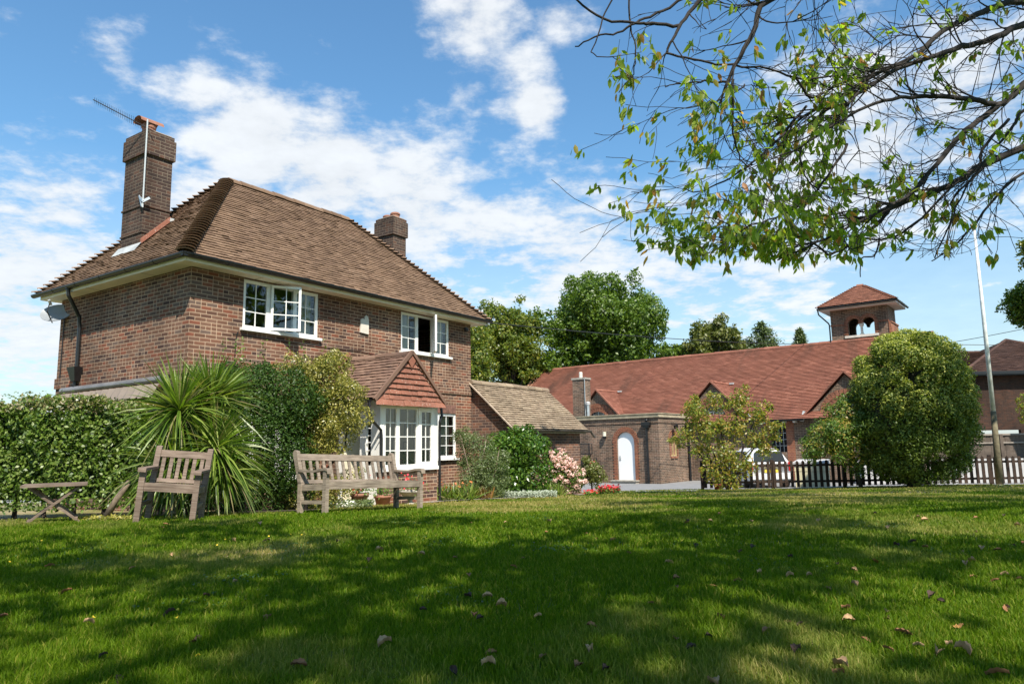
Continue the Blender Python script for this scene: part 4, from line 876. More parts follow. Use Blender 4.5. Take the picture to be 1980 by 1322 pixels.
# ------------------------------------------------------------------ dark house on the right, board fence, low wall
dh = thing('dark_brick_house', 'dark brown brick house with dark tiled roof beyond the board fence', 'house', (27.0, 36.8, 0), R(-4))
m = MB(); wall(m, (-6.0, 0, 0), X, 16, -.5, 4.95, [(5.2-3.3, 7.3-3.3+.6, 1.35, 2.15)], .2); m.quad((-6, 0, -.5), (-6, 8, -.5), (-6, 8, 4.95), (-6, 0, 4.95)); m.build('wall', BRD, dh)
m = MB(); frame_rect(m, (1.9, .04, 1.35), X, Z, 2.7, .8, .07, .06); m.box((3.2, .01, 1.4), (3.27, .07, 2.1)); dw_ = m.build('window', WHITE, dh); m = MB(); m.quad((1.95, .08, 1.4), (4.55, .08, 1.4), (4.55, .08, 2.1), (1.95, .08, 2.1)); m.build('pane', GLASS, dw_)
m = MB()
for i in range(38): m.box((1.75+i*.078, -.012, 2.16), (1.75+i*.078+.066, .01, 2.42))
m.build('soldier_lintel', basic('dull_red_brick', (.17, .06, .035), .9, .3, 7), dh)
m = MB(); m.box((-6.5, -.5, 4.9), (10.4, 0, 5.0)); m.box((-6.5, -.56, 4.95), (10.4, -.5, 5.1)); m.build('gutter', BLACK, dh)
e = 5.05; m = MB()
pts = dict(a=(-6.5, -.5, e), b=(10.4, -.5, e), c=(-6.5, 8.5, e), d=(-.9, 3.6, 6.9), f=(-.2, 3.6, 7.15))
m.poly([(-6.5, -.5, e), (2.6, -.5, e), (.1, 3.0, 7.1), (-.9, 4, 6.6), (-6.5, 4, 6.6)]); m.poly([(-.9, -.5, e), (6.4, -.5, e), (.1, 3.0, 7.12)]); m.poly([(-6.5, -.5, e), (-6.5, 8.5, e), (-6.5, 4, 6.6)]); rd = m.build('roof', DECK, dh)
m = MB(); tile_slope(m, (-6.5, -.5, e), X, (0, 4.5, 1.55), 4.76, lambda t: 0, lambda t: 6.2, .105, .25, .014, .024, 1); tile_slope(m, (-4.2, -.52, e+.02), X, (0, 3.5, 2.07), 4.07, lambda t: t*1.06, lambda t: 9.4-t*1.25, .105, .25, .014, .026, 1)
ridge_line(m, (-6.5, 4, 6.63), (-.6, 4, 6.6), .13, .4); ridge_line(m, (.1, 2.95, 7.12), (5.2, -.5, e+.02), .12, .3); ridge_line(m, (.1, 2.95, 7.12), (-4.2, -.5, e+.02), .10, .3); m.build('tile_covering', TILED, rd)
m = MB(); m.box((1.7, 3.2, 5.4), (2.7, 3.8, 7.0)); m.box((1.62, 3.12, 6.72), (2.78, 3.88, 6.9)); dc_ = m.build('chimney', BRC, dh); m = MB(); m.lathe([(.13, 0), (.13, .3), (.15, .32), (.001, .33)], 12, (2.1, 3.5, 7.0)); m.build('chimney_pot', TERRA, dc_)
# close board fence
bf = thing('board_fence', 'grey brown close board fence with capping rail in front of the dark house', 'fence', (15.5, 31.6, 0), R(-10))
m = MB(); x_ = 0
while x_ < 13: m.box((x_, random.uniform(0, .012), .1), (x_+.135, .03, 1.86)); x_ += .14
m.build('board_panel', BOARD, bf); m = MB(); m.box((-.1, -.05, 1.86), (13.1, .06, 1.93)); m.box((-.1, -.05, 1.52), (13.1, -.02, 1.58)); m.build('capping_rail', basic('pale_rail', (.27, .23, .19), .8, .2, 6), bf)
for k in range(6): m = MB(); m.box((k*2.5-.06, -.10, -.1), (k*2.5+.06, .0, 1.90)); m.build('post', BOARD, bf)
lw = MB(); lw.box((0, 0, -.1), (12, .22, .86)); lw.box((-.03, -.04, .86), (12.03, .26, .93)); lwo = lw.build('low_wall', RENDER); lwo.location = (14.0, 30.2, 0); lwo.rotation_euler = (0, 0, R(-9)); tag(lwo, 'low white rendered wall behind the picket fence', 'wall')
# picket fence along the edge of the lawn
f0, f1 = Vector((6.72, 26.35, 0)), Vector((19.9, 25.1, 0)); fd = (f1-f0); fl = fd.length; fd.normalize()
pf = thing('picket_fence', 'dark brown low picket fence along the far edge of the lawn', 'fence', (f0.x, f0.y, gz1(f0.x, f0.y)), math.atan2(fd.y, fd.x))
def fz(s): p = f0+fd*s; return gz1(p.x, p.y)-pf.location.z
n = 66; sp = fl/n
for k in range(n):
    s = (k+.5)*sp; h = .93+random.uniform(-.012, .012); z_ = fz(s)+.06; w2_ = random.uniform(.049, .054)
    m = MB(); m.prism([(s-w2_, -.012, z_), (s+w2_, -.012, z_), (s+w2_, -.012, z_+h-.05), (s, -.012, z_+h), (s-w2_, -.012, z_+h-.05)], (0, .022, 0)); m.build('picket', FENCEW, pf)
for zz_ in (.24, .80): m = MB(); m.beam((-.05, .04, zz_+fz(0)), (fl, .04, zz_+fz(fl)), .05, .075); m.build('rail', FENCEW, pf)
for s in (0, 2.45, 4.9, 7.35, 9.8, 12.1): m = MB(); m.box((s-.05, .02, fz(s)-.2), (s+.05, .12, fz(s)+1.02)); m.build('post', FENCEW, pf)
# flagpole
P = at(1936, 932, 24.6); fx_, fy_ = P.x, P.y
fp = thing('flagpole', 'tall white flagpole with ball finial on a mossy timber foot', 'flagpole', (fx_, fy_, gz1(fx_, fy_)))
top = at(1884, 445, 24.6); tl = top-fp.location
m = MB(); m.tube([(0, 0, 2.3), tuple(Vector((tl.x*.62, tl.y*.6, 5.6))), tuple(tl)], [.075, .062, .04], 14); m.build('pole', basic('white_pole_paint', (.62, .63, .61), .4, .25, 5), fp, True)
m = MB(); m.tube([(-.05, 0, -.1), (0, 0, 2.45)], [.115, .085], 12); m.build('timber_foot', basic('mossy_timber', (.13, .11, .065), .9, .45, 8, bmp=.006), fp, True)
m = MB(); m.lathe([(.001, 0), (.05, .0), (.05, .04), (.09, .09), (.105, .15), (.09, .21), (.05, .26), (.001, .28)], 16, tuple(tl)); m.build('finial', basic('gilt_ball', (.55, .42, .22), .35, .2, 5), fp, True)
m = MB(); m.lathe([(.26, -.03), (.26, .03), (.001, .035)], 16); m.build('foot_collar', CONC, fp)
# car
car = thing('parked_car', 'white hatchback seen from behind, parked beyond the picket fence', 'car', (9.75, 28.0, gz1(9.8, 29)), R(3))
def loft(secs):
    n = len(secs[0]); mb = MB(); vs = [v for s in secs for v in s]
    fs = [(i*n+k, i*n+(k+1) % n, (i+1)*n+(k+1) % n, (i+1)*n+k) for i in range(len(secs)-1) for k in range(n)]
    mb.add(vs, fs+[tuple(range(n)), tuple((len(secs)-1)*n+k for k in range(n))[::-1]]); return mb
def carsec(y, hb, hr, wb, wr):
    return [(x*wb, y, z) for x, z in ((-.92, .25), (-1, .45), (-1, .72))]+[(-wb*.97, y, hb)]+[(-wr, y, hr-.08), (-wr+.12, y, hr), (wr-.12, y, hr), (wr, y, hr-.08)]+[(wb*.97, y, hb)]+[(x*wb, y, z) for x, z in ((1, .72), (1, .45), (.92, .25))]
m = loft([carsec(0, .9, .93, .80, .70), carsec(.06, .95, 1.05, .84, .66), carsec(.22, .97, 1.36, .86, .60), carsec(.45, .97, 1.49, .86, .58), carsec(1.5, .95, 1.53, .86, .60), carsec(2.2, .93, 1.42, .86, .60), carsec(2.9, .90, .96, .85, .70), carsec(3.6, .75, .82, .80, .6), carsec(3.75, .55, .6, .7, .5)])
body = m.build('body', basic('white_car_paint', (.78, .79, .80), .18, .02, 1), car, True)
m = MB(); m.poly([(-.62, .02, 1.00), (.62, .02, 1.00), (.53, .17, 1.38), (-.53, .17, 1.38)]); m.build('rear_window', basic('dark_car_glass', (.03, .035, .04), .08, .1, 1, spec=.9), car)
for sx_ in (-1, 1):
    m = MB(); m.obox((sx_*.76, .0, .82), X, Y, Z, (.13, .09, .34)); m.build('tail_light', basic('tail_light_red', (.45, .02, .02), .2, .05, 1), car)
    m = MB(); m.poly([(sx_*.83, .5, 1.0), (sx_*.83, 2.5, 1.0), (sx_*.66, 2.0, 1.38), (sx_*.64, .7, 1.40)]); m.build('side_window', IRON, car)
    for yy in (.62, 3.05):
        m = MB(); m.tube([(sx_*.70, yy, .30), (sx_*.88, yy, .30)], .30, 20); wh = m.build('wheel', IRON, car); m = MB(); m.tube([(sx_*.87, yy, .30), (sx_*.89, yy, .30)], .18, 14); m.build('rim', GALV, wh)
m = MB(); m.box((-.8, -.06, .35), (.8, .05, .58)); m.build('bumper', basic('bumper_white', (.70, .71, .72), .3, .05, 1), car)
m = MB(); m.box((-.26, -.075, .60), (.26, -.03, .71)); m.build('number_plate', basic('plate_yellow', (.75, .58, .08), .4, .03, 1), car)
# cream bin store
bs = thing('cream_storage_box', 'cream slatted storage box against the hall wall behind the fence', 'storage box', tuple(at(1572, 935, 28.2).xy)+(0,), RZC-PI/2)
m = MB(); m.box((-.55, -.3, 0), (.55, .3, .60)); m.box((-.56, -.31, .62), (.56, .31, .88)); m.build('box_body', basic('cream_plastic', (.70, .64, .42), .5, .06, 2), bs); m = MB(); m.prism([(-.6, -.36, .88), (-.6, .34, .88), (-.6, .34, 1.06), (-.6, -.36, .96)], (1.2, 0, 0)); m.build('lid', RENDER, bs)

# ------------------------------------------------------------------ garden furniture
def seat_frame_matrix(loc, rz, roll=0, pitch=0):
    return Matrix.Translation(loc) @ Matrix.Rotation(roll, 4, 'Y') @ Matrix.Rotation(pitch, 4, 'X') @ Matrix.Rotation(rz, 4, 'Z')
def garden_seat(name, label, cat, w_, mat, M4, nslat, arm_flat=False):
    """local: x along the seat, y backwards, origin on the ground at the middle of the front legs"""
    t = thing(name, label, cat); t.matrix_world = M4
    L_ = w_/2; lw_ = .065
    sh = .43; ah = .64; bh = .90; dp_ = .52
    for sg in (-1, 1):
        xx = sg*(L_-lw_/2)
        m = MB(); m.beam((xx, 0, -.05), (xx, 0, ah-.03), lw_, lw_, (0, 1, 0)); m.build('leg', mat, t)
        m = MB(); m.beam((xx, dp_, -.05), (xx, dp_, sh+.02), lw_, lw_*1.05, (0, 1, 0)); m.prism([(xx-lw_/2, dp_-.034, sh), (xx-lw_/2, dp_+.034, sh), (xx-lw_/2, dp_+.17, bh-.03), (xx-lw_/2, dp_+.14, bh+.01), (xx-lw_/2, dp_+.09, bh-.005)], (lw_, 0, 0)); m.build('back_post', mat, t)
        m = MB(); m.beam((xx, .03, .17), (xx, dp_-.03, .17), .03, .05); m.beam((xx, .03, sh-.05), (xx, dp_-.03, sh-.06), .035, .085); m.build('side_rail', mat, t)
        m = MB()
        pr_ = [(-.07, ah-.05), (-.06, ah-.012), (-.02, ah), (.08, ah-.004), (.22, ah-.025), (.40, ah-.02), (dp_+.02, ah-.01)] if not arm_flat else [(-.08, ah-.02), (-.07, ah), (.2, ah), (dp_+.04, ah)]
        lo_ = [(p, z-.032) for p, z in pr_[::-1]]
        m.prism([(xx-.045, p, z) for p, z in pr_+lo_], (.09, 0, 0)); m.build('armrest', mat, t)
    m = MB(); m.beam((-L_+lw_, 0, sh-.03), (L_-lw_, 0, sh-.03), .036, .105, (0, 0, 1)); m.build('front_rail', mat, t)
    m = MB(); m.beam((-L_+lw_, dp_, sh-.05), (L_-lw_, dp_, sh-.05), .03, .08, (0, 0, 1)); m.build('rear_rail', mat, t)
    for i in range(6):
        y_ = .05+i*.082; m = MB(); zc = sh-.012-.03*math.sin(PI*(i+.3)/6); m.obox((0, y_, zc), X, Y, Z, (w_-.07, .068, .022)); m.build('seat_slat', mat, t)
    bl_ = lambda f: Vector((0, dp_+.01+.105*f, sh+.01+(bh-.06-sh)*f))
    m = MB(); a = bl_(.90); m.obox(a, X, (0, 1, -.25), (0, .25, 1), (w_-2*lw_, .035, .095)); m.build('top_rail', mat, t)
    m = MB(); a = bl_(.03); m.obox(a, X, (0, 1, -.25), (0, .25, 1), (w_-2*lw_, .03, .05)); m.build('lower_rail', mat, t)
    for k in range(nslat):
        xx = -L_+lw_+(w_-2*lw_)*(k+.5)/nslat; m = MB(); p, q = bl_(.05), bl_(.82); p.x = q.x = xx; m.beam(p, q, .048 if nslat > 8 else .045, .018, (0, 1, 0)); m.build('back_slat', mat, t)
    return t
# bench: left end near, receding towards the porch; the ground under it falls away
bl0, bl1 = at(628, 995, 10.3), at(812, 983, 11.95)
bdir = (bl1-bl0); ang = math.atan2(bdir.y, bdir.x); mid = (bl0+bl1)/2; bw_ = bdir.length+.06
ex = bdir.normalized(); ey = Vector((-ex.y, ex.x, 0)).normalized(); ey = (ey+Vector((0, 0, -.02))).normalized(); ez2 = ex.cross(ey).normalized(); ey = ez2.cross(ex)
MBn = Matrix(((ex.x, ey.x, ez2.x, mid.x), (ex.y, ey.y, ez2.y, mid.y), (ex.z, ey.z, ez2.z, mid.z), (0, 0, 0, 1)))
bench = garden_seat('garden_bench', 'long weathered grey teak bench with many back slats on the lawn before the porch', 'bench', bw_, TEAK, MBn, 15)
ch0, ch1 = at(260, 1006, 8.73), at(376, 1006, 8.88)
ex = (ch1-ch0).normalized(); mid = (ch0+ch1)/2
ez2 = Vector((.09, 0, 1)).normalized(); ex2 = (ex-ez2*ex.dot(ez2)).normalized(); ey = ez2.cross(ex2)
MCh = Matrix(((ex2.x, ey.x, ez2.x, mid.x), (ex2.y, ey.y, ez2.y, mid.y), (ex2.z, ey.z, ez2.z, mid.z+.01), (0, 0, 0, 1)))
MCh = MCh @ Matrix.Diagonal((1, 1, .925, 1))
chair = garden_seat('garden_armchair', 'single brown wooden garden armchair tilting in front of the spiky palm-like plant', 'chair', (ch1-ch0).length+.02, TEAKB, MCh, 6, True)
# folding table
tp = at(103, 1003, 9.3)
tb = thing('folding_table', 'low folding wooden table with crossed legs in front of the clipped hedge', 'table', (tp.x, tp.y, gz1(tp.x, tp.y)), R(30)); tb.rotation_euler[1] = R(-.3)
tz_ = .46; m = MB()
for k in range(8): m.box((-.35, -.30+k*.0755, tz_), (.35, -.30+k*.0755+.066, tz_+.022))
m.box((-.35, -.335, tz_-.004), (.35, -.305, tz_+.024)); m.box((-.35, .305, tz_-.004), (.35, .335, tz_+.024)); m.build('tabletop', TEAKB, tb)
for yy, sg in ((-.26, 1), (.20, 1), (-.22, -1), (.24, -1)):
    m = MB(); m.tube([(-sg*.30, yy, 0), (-sg*.12, yy, .15), (sg*.08, yy, .30), (sg*.27, yy, tz_-.01)], .019, 4); m.build('leg', TEAKB, tb)
m = MB(); m.beam((-.25, -.24, .05), (-.25, .24, .05), .03, .03); m.beam((.25, -.24, .05), (.25, .24, .05), .03, .03); m.build_each('stretcher', TEAKB, tb)

# ------------------------------------------------------------------ leaf colours
L_OAK = leafmat('oak_leaf', [(.04, .085, .008), (.07, .125, .010), (.11, .175, .014), (.14, .21, .02)], .3)
L_BIR = leafmat('birch_leaf', [(.07, .11, .015), (.11, .16, .02), (.17, .21, .03), (.27, .25, .035)], .35)
L_MIX = leafmat('shrub_leaf', [(.09, .11, .025), (.14, .16, .035), (.20, .20, .055)], .3)
L_CON = leafmat('conifer_needle', [(.07, .10, .035), (.10, .14, .05), (.14, .18, .06)], .15)
L_HED = leafmat('hedge_leaf', [(.030, .065, .007), (.065, .125, .012), (.14, .21, .028), (.20, .26, .06), (.04, .085, .009)], .28, .42, .4)
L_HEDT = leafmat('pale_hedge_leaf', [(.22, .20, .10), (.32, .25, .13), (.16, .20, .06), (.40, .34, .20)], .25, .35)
L_HOL = leafmat('holly_leaf', [(.016, .044, .006), (.03, .070, .008), (.06, .11, .012), (.022, .052, .007)], .2, .5, .3)
L_GOLD = leafmat('golden_leaf', [(.09, .11, .018), (.22, .21, .035), (.38, .33, .07), (.10, .12, .018), (.46, .40, .12)], .25, .4)
L_LAU = leafmat('laurel_leaf', [(.02, .06, .006), (.045, .11, .010), (.085, .165, .018), (.14, .22, .03)], .22, .32, .5)
L_PIT = leafmat('small_grey_leaf', [(.07, .11, .035), (.12, .165, .055), (.17, .21, .08), (.09, .12, .04)], .25, .45)
L_COR = leafmat('sword_leaf', [(.05, .10, .010), (.10, .17, .018), (.17, .25, .035), (.26, .31, .07), (.06, .11, .014), (.30, .24, .12)], .3, .38, .5)
L_MAG = leafmat('yellowing_leaf', [(.09, .14, .02), (.17, .22, .03), (.30, .30, .05), (.36, .22, .05), (.13, .19, .03)], .35, .42)
L_TOP = leafmat('clipped_leaf', [(.07, .11, .014), (.11, .16, .020), (.155, .21, .032)], .25, .5, .35)
L_TOPT = leafmat('fresh_tip_leaf', [(.20, .23, .035), (.32, .34, .055), (.42, .42, .09)], .3, .5)
L_GRN = leafmat('green_leaf', [(.05, .11, .015), (.09, .16, .02), (.14, .21, .035)], .3)
L_CHR = leafmat('cherry_leaf', [(.12, .19, .018), (.20, .29, .03), (.28, .37, .045), (.22, .30, .03), (.28, .33, .05), (.26, .33, .05), (.50, .20, .07)], .6, .45)
L_SHADE = leafmat('beech_leaf', [(.09, .15, .015), (.13, .20, .02)], .45)
L_SIL = leafmat('silver_leaf', [(.25, .30, .22), (.38, .42, .33), (.30, .34, .25)], .1, .7)
PINK = leafmat('hydrangea_petal', [(.66, .36, .34), (.74, .48, .44), (.80, .62, .56), (.60, .33, .34)], .2, .6)
REDF = leafmat('red_petal', [(.55, .02, .02), (.70, .05, .05), (.60, .03, .08)], .2, .5)
YELF = leafmat('yellow_leaf', [(.55, .42, .04), (.65, .5, .06)], .2)

def trunk(name, pts, rs, mat, parent, extra=()):
    m = MB(); m.tube(pts, rs, 8)
    for e in extra: m.tube(e[0], e[1], 5)
    return m.build(name, mat, parent, True)

# ---- clipped hedge on the left
hg = thing('clipped_hedge', 'long clipped green hedge behind the folding table', 'hedge', (-7.2, 10.9, gz1(-7.2, 10.9)))
HA, HB = Vector((-11.5, 10.2, 0)), Vector((-5.0, 11.3, 0)); hdv = (HB-HA).normalized(); hn = Vector((hdv.y, -hdv.x, 0))
def hedge_pts(n, tface=.62):
    s = rng.random(n)*(HB-HA).length; f = rng.random(n); h = 1.76+.05*np.sin(s*3)+.04*np.sin(s*7.7)+.03*np.sin(s*17)
    top = f > tface
    zf = rng.random(n)**.85; bulge = .14*np.sin(s*4+zf*3)+.12*np.sin(s*9+zf*9)+.10*np.sin(s*19+zf*15)*np.sin(zf*23+s*5)+.07*np.sin(s*41+3)*np.sin(zf*37)
    dpt = np.where(top, rng.uniform(0, 1.1, n), -bulge*.5+rng.random(n)**2*.25)
    z = np.where(top, h+rng.normal(0, .03, n)-rng.random(n)**2*.12, .12+zf*(h-.12))
    base = np.array(HA)[None]+np.array(hdv)[None]*s[:, None]-np.array(hn)[None]*dpt[:, None]
    P = base.copy(); P[:, 2] = z+gz(base[:, 0], base[:, 1]); nn_ = np.where(top[:, None], [[0, 0, 1.]], np.array(hn)[None]+[[0, 0, .35]])
    return P-np.array(hg.location), nn_, z, s
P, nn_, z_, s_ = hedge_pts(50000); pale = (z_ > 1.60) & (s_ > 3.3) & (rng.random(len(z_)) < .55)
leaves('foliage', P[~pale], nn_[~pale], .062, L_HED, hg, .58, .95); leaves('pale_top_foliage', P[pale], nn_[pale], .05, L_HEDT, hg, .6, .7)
m = MB()
for i in range(16): s = .2+i*.42; b0 = HA+hdv*s-hn*.45; b0.z = gz1(b0.x, b0.y); b0 -= hg.location; m.tube([b0, b0+Vector((random.uniform(-.1, .1), 0, .7)), b0+Vector((random.uniform(-.3, .3), .1, 1.5))], [.035, .025, .012], 6)
m.build('stem', BARK, hg)
m = MB(); c_ = (HA+HB)/2-hn*.55; c_.z = gz1(c_.x, c_.y)+.95; m.obox(c_-hg.location, hdv, hn, Z, ((HB-HA).length-.2, .45, 1.3)); m.build('hedge_core', basic('hedge_core_dark', (.012, .020, .006), .9, .4, 12), hg)  # solid box added inside the leaves; the hedge's inner shade is its dark colour
# shoots above the hedge line
q = np.stack([rng.uniform(-11, -6.5, 260), rng.uniform(10.6, 11.2, 260), np.zeros(260)], 1); q[:, 2] = gz(q[:, 0], q[:, 1])+1.76+rng.random(260)*.14; leaves('young_shoot', q-np.array(hg.location), np.tile([0, 0, 1.], (260, 1)), .05, L_HED, hg)

# ---- cordyline
cb_ = at(352, 1000, 10.45); cz = gz1(cb_.x, cb_.y)
cor = thing('cabbage_palm', 'tall spiky sword-leaved cabbage palm behind the garden armchair', 'palm plant', (cb_.x, cb_.y, cz))
def swords(heads, mat, name='leaf_head'):
    V_ = []
    for (c, n, ln, lo, bias) in heads:
        d = rng.normal(0, 1, (n*3, 3)); d[:, 2] += bias; d = unit(d); d = d[d[:, 2] > lo][:n]; n_ = len(d)
        Ls = ln*rng.uniform(.75, 1.15, n_); hor = unit(np.stack([d[:, 0], d[:, 1], np.zeros(n_)], 1)+1e-6); side = np.cross(d, [0, 0, 1.]); side = unit(side+1e-6)
        side = unit(side+rng.normal(0, .45, (n_, 3))); wd = rng.uniform(.011, .019, n_)
        up = np.clip(d[:, 2], 0, 1); sag = (.38-.28*up)*rng.uniform(.5, 1.4, n_)*(Ls/.8)
        pts = []
        for f in (0, .25, .5, .75, 1.0): pts.append(np.array(c)[None]+d*(Ls*f)[:, None]+np.array([[0, 0, -1.]])*(sag*Ls*f**2.2)[:, None]+hor*(Ls*.03*f)[:, None])
        ws = [.7, 1.0, .95, .6]
        cols = []
        for i in range(4): cols += [pts[i]-side*(wd*ws[i])[:, None], pts[i]+side*(wd*ws[i])[:, None]]
        cols.append(pts[4]); V_.append(np.stack(cols, 1))
    return np.concatenate(V_)
FC = [(0, 1, 3, 2), (2, 3, 5, 4), (4, 5, 7, 6), (6, 7, 8)]
hc = lambda px, py, D: tuple(at(px, py, D)-cor.location)
for (px, py, D, n, ln, lo, bias) in ((347, 796, 10.3, 430, .92, -.75, .35), (408, 775, 10.7, 340, .84, -.5, .6), (415, 868, 10.35, 480, .88, -.85, -.1), (335, 895, 10.25, 440, .86, -.85, -.2), (435, 915, 10.3, 200, .58, -.7, -.1)):
    npmesh('leaf_head', swords([(hc(px, py, D), n, ln, lo, bias)], L_COR), 9, L_COR, cor, FC)
hd = hc(347, 800, 10.3); h2 = hc(408, 800, 10.7); h3 = hc(392, 897, 10.3)
trunk('trunk', [(0, 0, -.1), (.05, 0, .5), hd], [.09, .075, .06], BARK, cor, [(([.05, 0, .4]), 0)] if False else [([(.05, 0, .3), h2], [.06, .05]), ([(.02, 0, .2), h3], [.05, .05])])
tk = trunk('leaning_stem', [tuple(at(205, 1000, 9.9)-cor.location), tuple(at(225, 965, 9.9)-cor.location), tuple(at(250, 930, 10.0)-cor.location)], [.05, .04, .035], BARKL, cor)

# ---- generic shrub of lumps
def shrub(name, label, cat, base, lumps, n, size, mat, parts=(), stems=(), stem_mat=BARK, aspect=.5, jit=.55, group=None, thick=.3, up=.1):
    t = thing(name, label, cat, base, 0, group)
    cs = np.array([l[0] for l in lumps])-np.array(base); rs = np.array([l[1] for l in lumps])
    P, d = lump_points(cs, rs, n, thick, up=up); leaves('foliage', P, d, size, mat, t, aspect, jit)
    for (nm, idx, n2, sz2, m2) in parts:
        P, d = lump_points(cs[idx], rs[idx]*1.02, n2, .15, up=.5); leaves(nm, P, d, sz2, m2, t, aspect, jit)
    if stems:
        m = MB()
        for (ps, rr) in stems: m.tube([Vector(p)-Vector(base) for p in ps], rr, 6)
        m.build('stem', stem_mat, t, True)
    return t
def mk(*pts):   # (px,py,D,radius in px) -> world lumps
    return [(tuple(at(px, py, D)), r*D/F) for px, py, D, r in pts]
def scatter(lumps, n, f=.33, k=.8):
    out = list(lumps)
    for _ in range(n):
        c, r = lumps[rng.integers(len(lumps))]; d = rng.normal(0, 1, 3); d /= np.linalg.norm(d); out.append((tuple(np.array(c)+d*r*k), r*f*rng.uniform(.7, 1.3)))
    return out
def basept(px, py, D): p = at(px, py, D); return (p.x, p.y, gz1(p.x, p.y))
# dark evergreen by the house
b_ = basept(500, 990, 12.2)
lm = scatter(mk((480, 765, 12.2, 66), (560, 775, 12.3, 60), (520, 880, 12.1, 90), (470, 762, 12.2, 66), (540, 766, 12.4, 64), (500, 835, 12.2, 85), (470, 900, 12.1, 70), (545, 900, 12.3, 62), (430, 760, 12.4, 60), (590, 790, 12.6, 50), (500, 960, 12.0, 60), (440, 950, 12.1, 50), (575, 935, 12.3, 38)), 90, .28, .85)
shrub('dark_evergreen_shrub', 'tall dark green evergreen shrub against the house front behind the cabbage palm', 'shrub', b_, lm, 52000, .046, L_HOL, stems=[([b_, at(510, 900, 12.3), at(490, 800, 12.2)], [.06, .05, .03]), ([at(590, 985, 12.3), at(588, 900, 12.4), at(570, 820, 12.5)], [.05, .04, .02]), ([at(535, 985, 12.3), at(550, 880, 12.3), at(545, 790, 12.3)], [.04, .035, .02]), ([at(470, 985, 12.2), at(455, 880, 12.2), at(450, 760, 12.3)], [.04, .03, .02])])
q = []
for px in (432, 455, 462, 470, 508, 560, 585, 628): 
    for k in range(16): q.append(tuple(at(px+rng.normal(0, 3), 700-k*3.2+rng.uniform(0, 6), 12.5)))
b2 = tag(leaves('upright_shoot', np.array(q), np.tile([0, -1., .2], (len(q), 1)), .05, L_HED), None); b2.parent = [o for o in bpy.data.objects if o.name == 'dark_evergreen_shrub'][0]; b2.location = -Vector(b_)
# golden variegated shrub
b_ = basept(640, 985, 12.9)
lm = scatter(mk((620, 745, 12.9, 48), (660, 790, 12.8, 44), (600, 800, 12.9, 45), (650, 840, 12.8, 40), (610, 850, 12.9, 36), (575, 740, 13, 40), (675, 760, 13.0, 30), (640, 720, 13.1, 32)), 90, .42, 1.05)
shrub('golden_shrub', 'golden variegated evergreen shrub leaning towards the porch', 'shrub', b_, lm, 30000, .044, L_GOLD, stems=[([b_, at(622, 920, 12.9), at(640, 830, 12.9), at(655, 770, 12.9)], [.05, .04, .03, .015]), ([at(600, 985, 12.9), at(612, 900, 12.9), at(600, 810, 12.9)], [.04, .035, .02]), ([at(622, 920, 12.9), at(668, 862, 12.8), at(672, 800, 12.8)], [.03, .02, .012])])
lm = scatter(mk((650, 945, 12.9, 30), (610, 955, 12.7, 34), (680, 930, 13.2, 26), (565, 965, 12.4, 34), (535, 950, 12.5, 30)), 24, .4, .9)
shrub('low_pale_shrub', 'low pale variegated shrub under the golden shrub behind the bench', 'shrub', basept(620, 985, 12.8), lm, 5200, .045, L_GOLD)
# beds to the right of the porch
lm = scatter(mk((925, 870, 17.6, 38), (915, 920, 17.4, 36), (950, 905, 17.5, 34), (900, 850, 17.8, 22), (935, 950, 17.3, 30), (960, 940, 17.4, 22)), 60, .4, .95)
b_ = basept(930, 965, 17.4)
shrub('feathery_shrub', 'loose grey green small leaved shrub between the porch and the laurel', 'shrub', b_, lm, 15000, .045, L_PIT, stems=[([b_, at(930, 900, 17.4), at(940, 850, 17.4)], [.03, .02, .01]), ([at(920, 965, 17.3), at(905, 900, 17.3), at(890, 840, 17.4)], [.02, .015, .008]), ([at(940, 965, 17.3), at(958, 910, 17.3), at(965, 870, 17.3)], [.02, .015, .008])], stem_mat=BARKL, thick=.5)
lm = scatter(mk((985, 880, 18.8, 44), (1020, 885, 18.7, 42), (1030, 920, 18.6, 34), (985, 925, 18.6, 36), (1005, 855, 18.9, 34), (965, 860, 18.9, 28), (1040, 860, 18.8, 22)), 50, .33, .9)
b_ = basept(1005, 950, 18.7)
shrub('laurel_bush', 'glossy bright green rounded laurel bush before the outbuilding', 'shrub', b_, lm, 9500, .10, L_LAU, stems=[([b_, at(1005, 900, 18.7), at(1000, 860, 18.7)], [.05, .03, .02])], aspect=.45)
b_ = basept(1090, 948, 19.6); lm = mk((1085, 915, 19.6, 30), (1105, 925, 19.5, 26), (1070, 930, 19.5, 22), (1080, 890, 19.7, 20))
hy = shrub('hydrangea_bush', 'hydrangea bush covered in pink flower heads beside the laurel', 'flowering shrub', b_, scatter(lm, 14, .4, .8), 4200, .085, L_GRN)
heads = []
for i in range(64):
    c, r = lm[rng.integers(len(lm))]; d = rng.normal(0, 1, 3); d[1] = -abs(d[1]); d[2] += .6; d /= np.linalg.norm(d); heads.append(np.array(c)+d*r*1.05)
for (px, py) in ((1068, 882), (1075, 890), (1082, 886), (1092, 893), (1100, 898), (1108, 905), (1090, 905), (1078, 900), (1115, 915), (1102, 918), (1095, 930), (1120, 930), (1116, 940), (1110, 895)): heads.append(np.array(at(px, py, 19.2)))
for h in heads:
    n_ = 46; d = unit(rng.normal(0, 1, (n_, 3))); leaves('flower_head', np.array(h)-np.array(b_)+d*.075*np.array([1, 1, .75]), d, .045, PINK, hy, .9, .2)
b_ = basept(1145, 945, 21.0); lm = scatter(mk((1140, 905, 21, 18), (1155, 915, 21, 17), (1130, 920, 21, 16), (1150, 930, 21, 12)), 20, .4, 1)
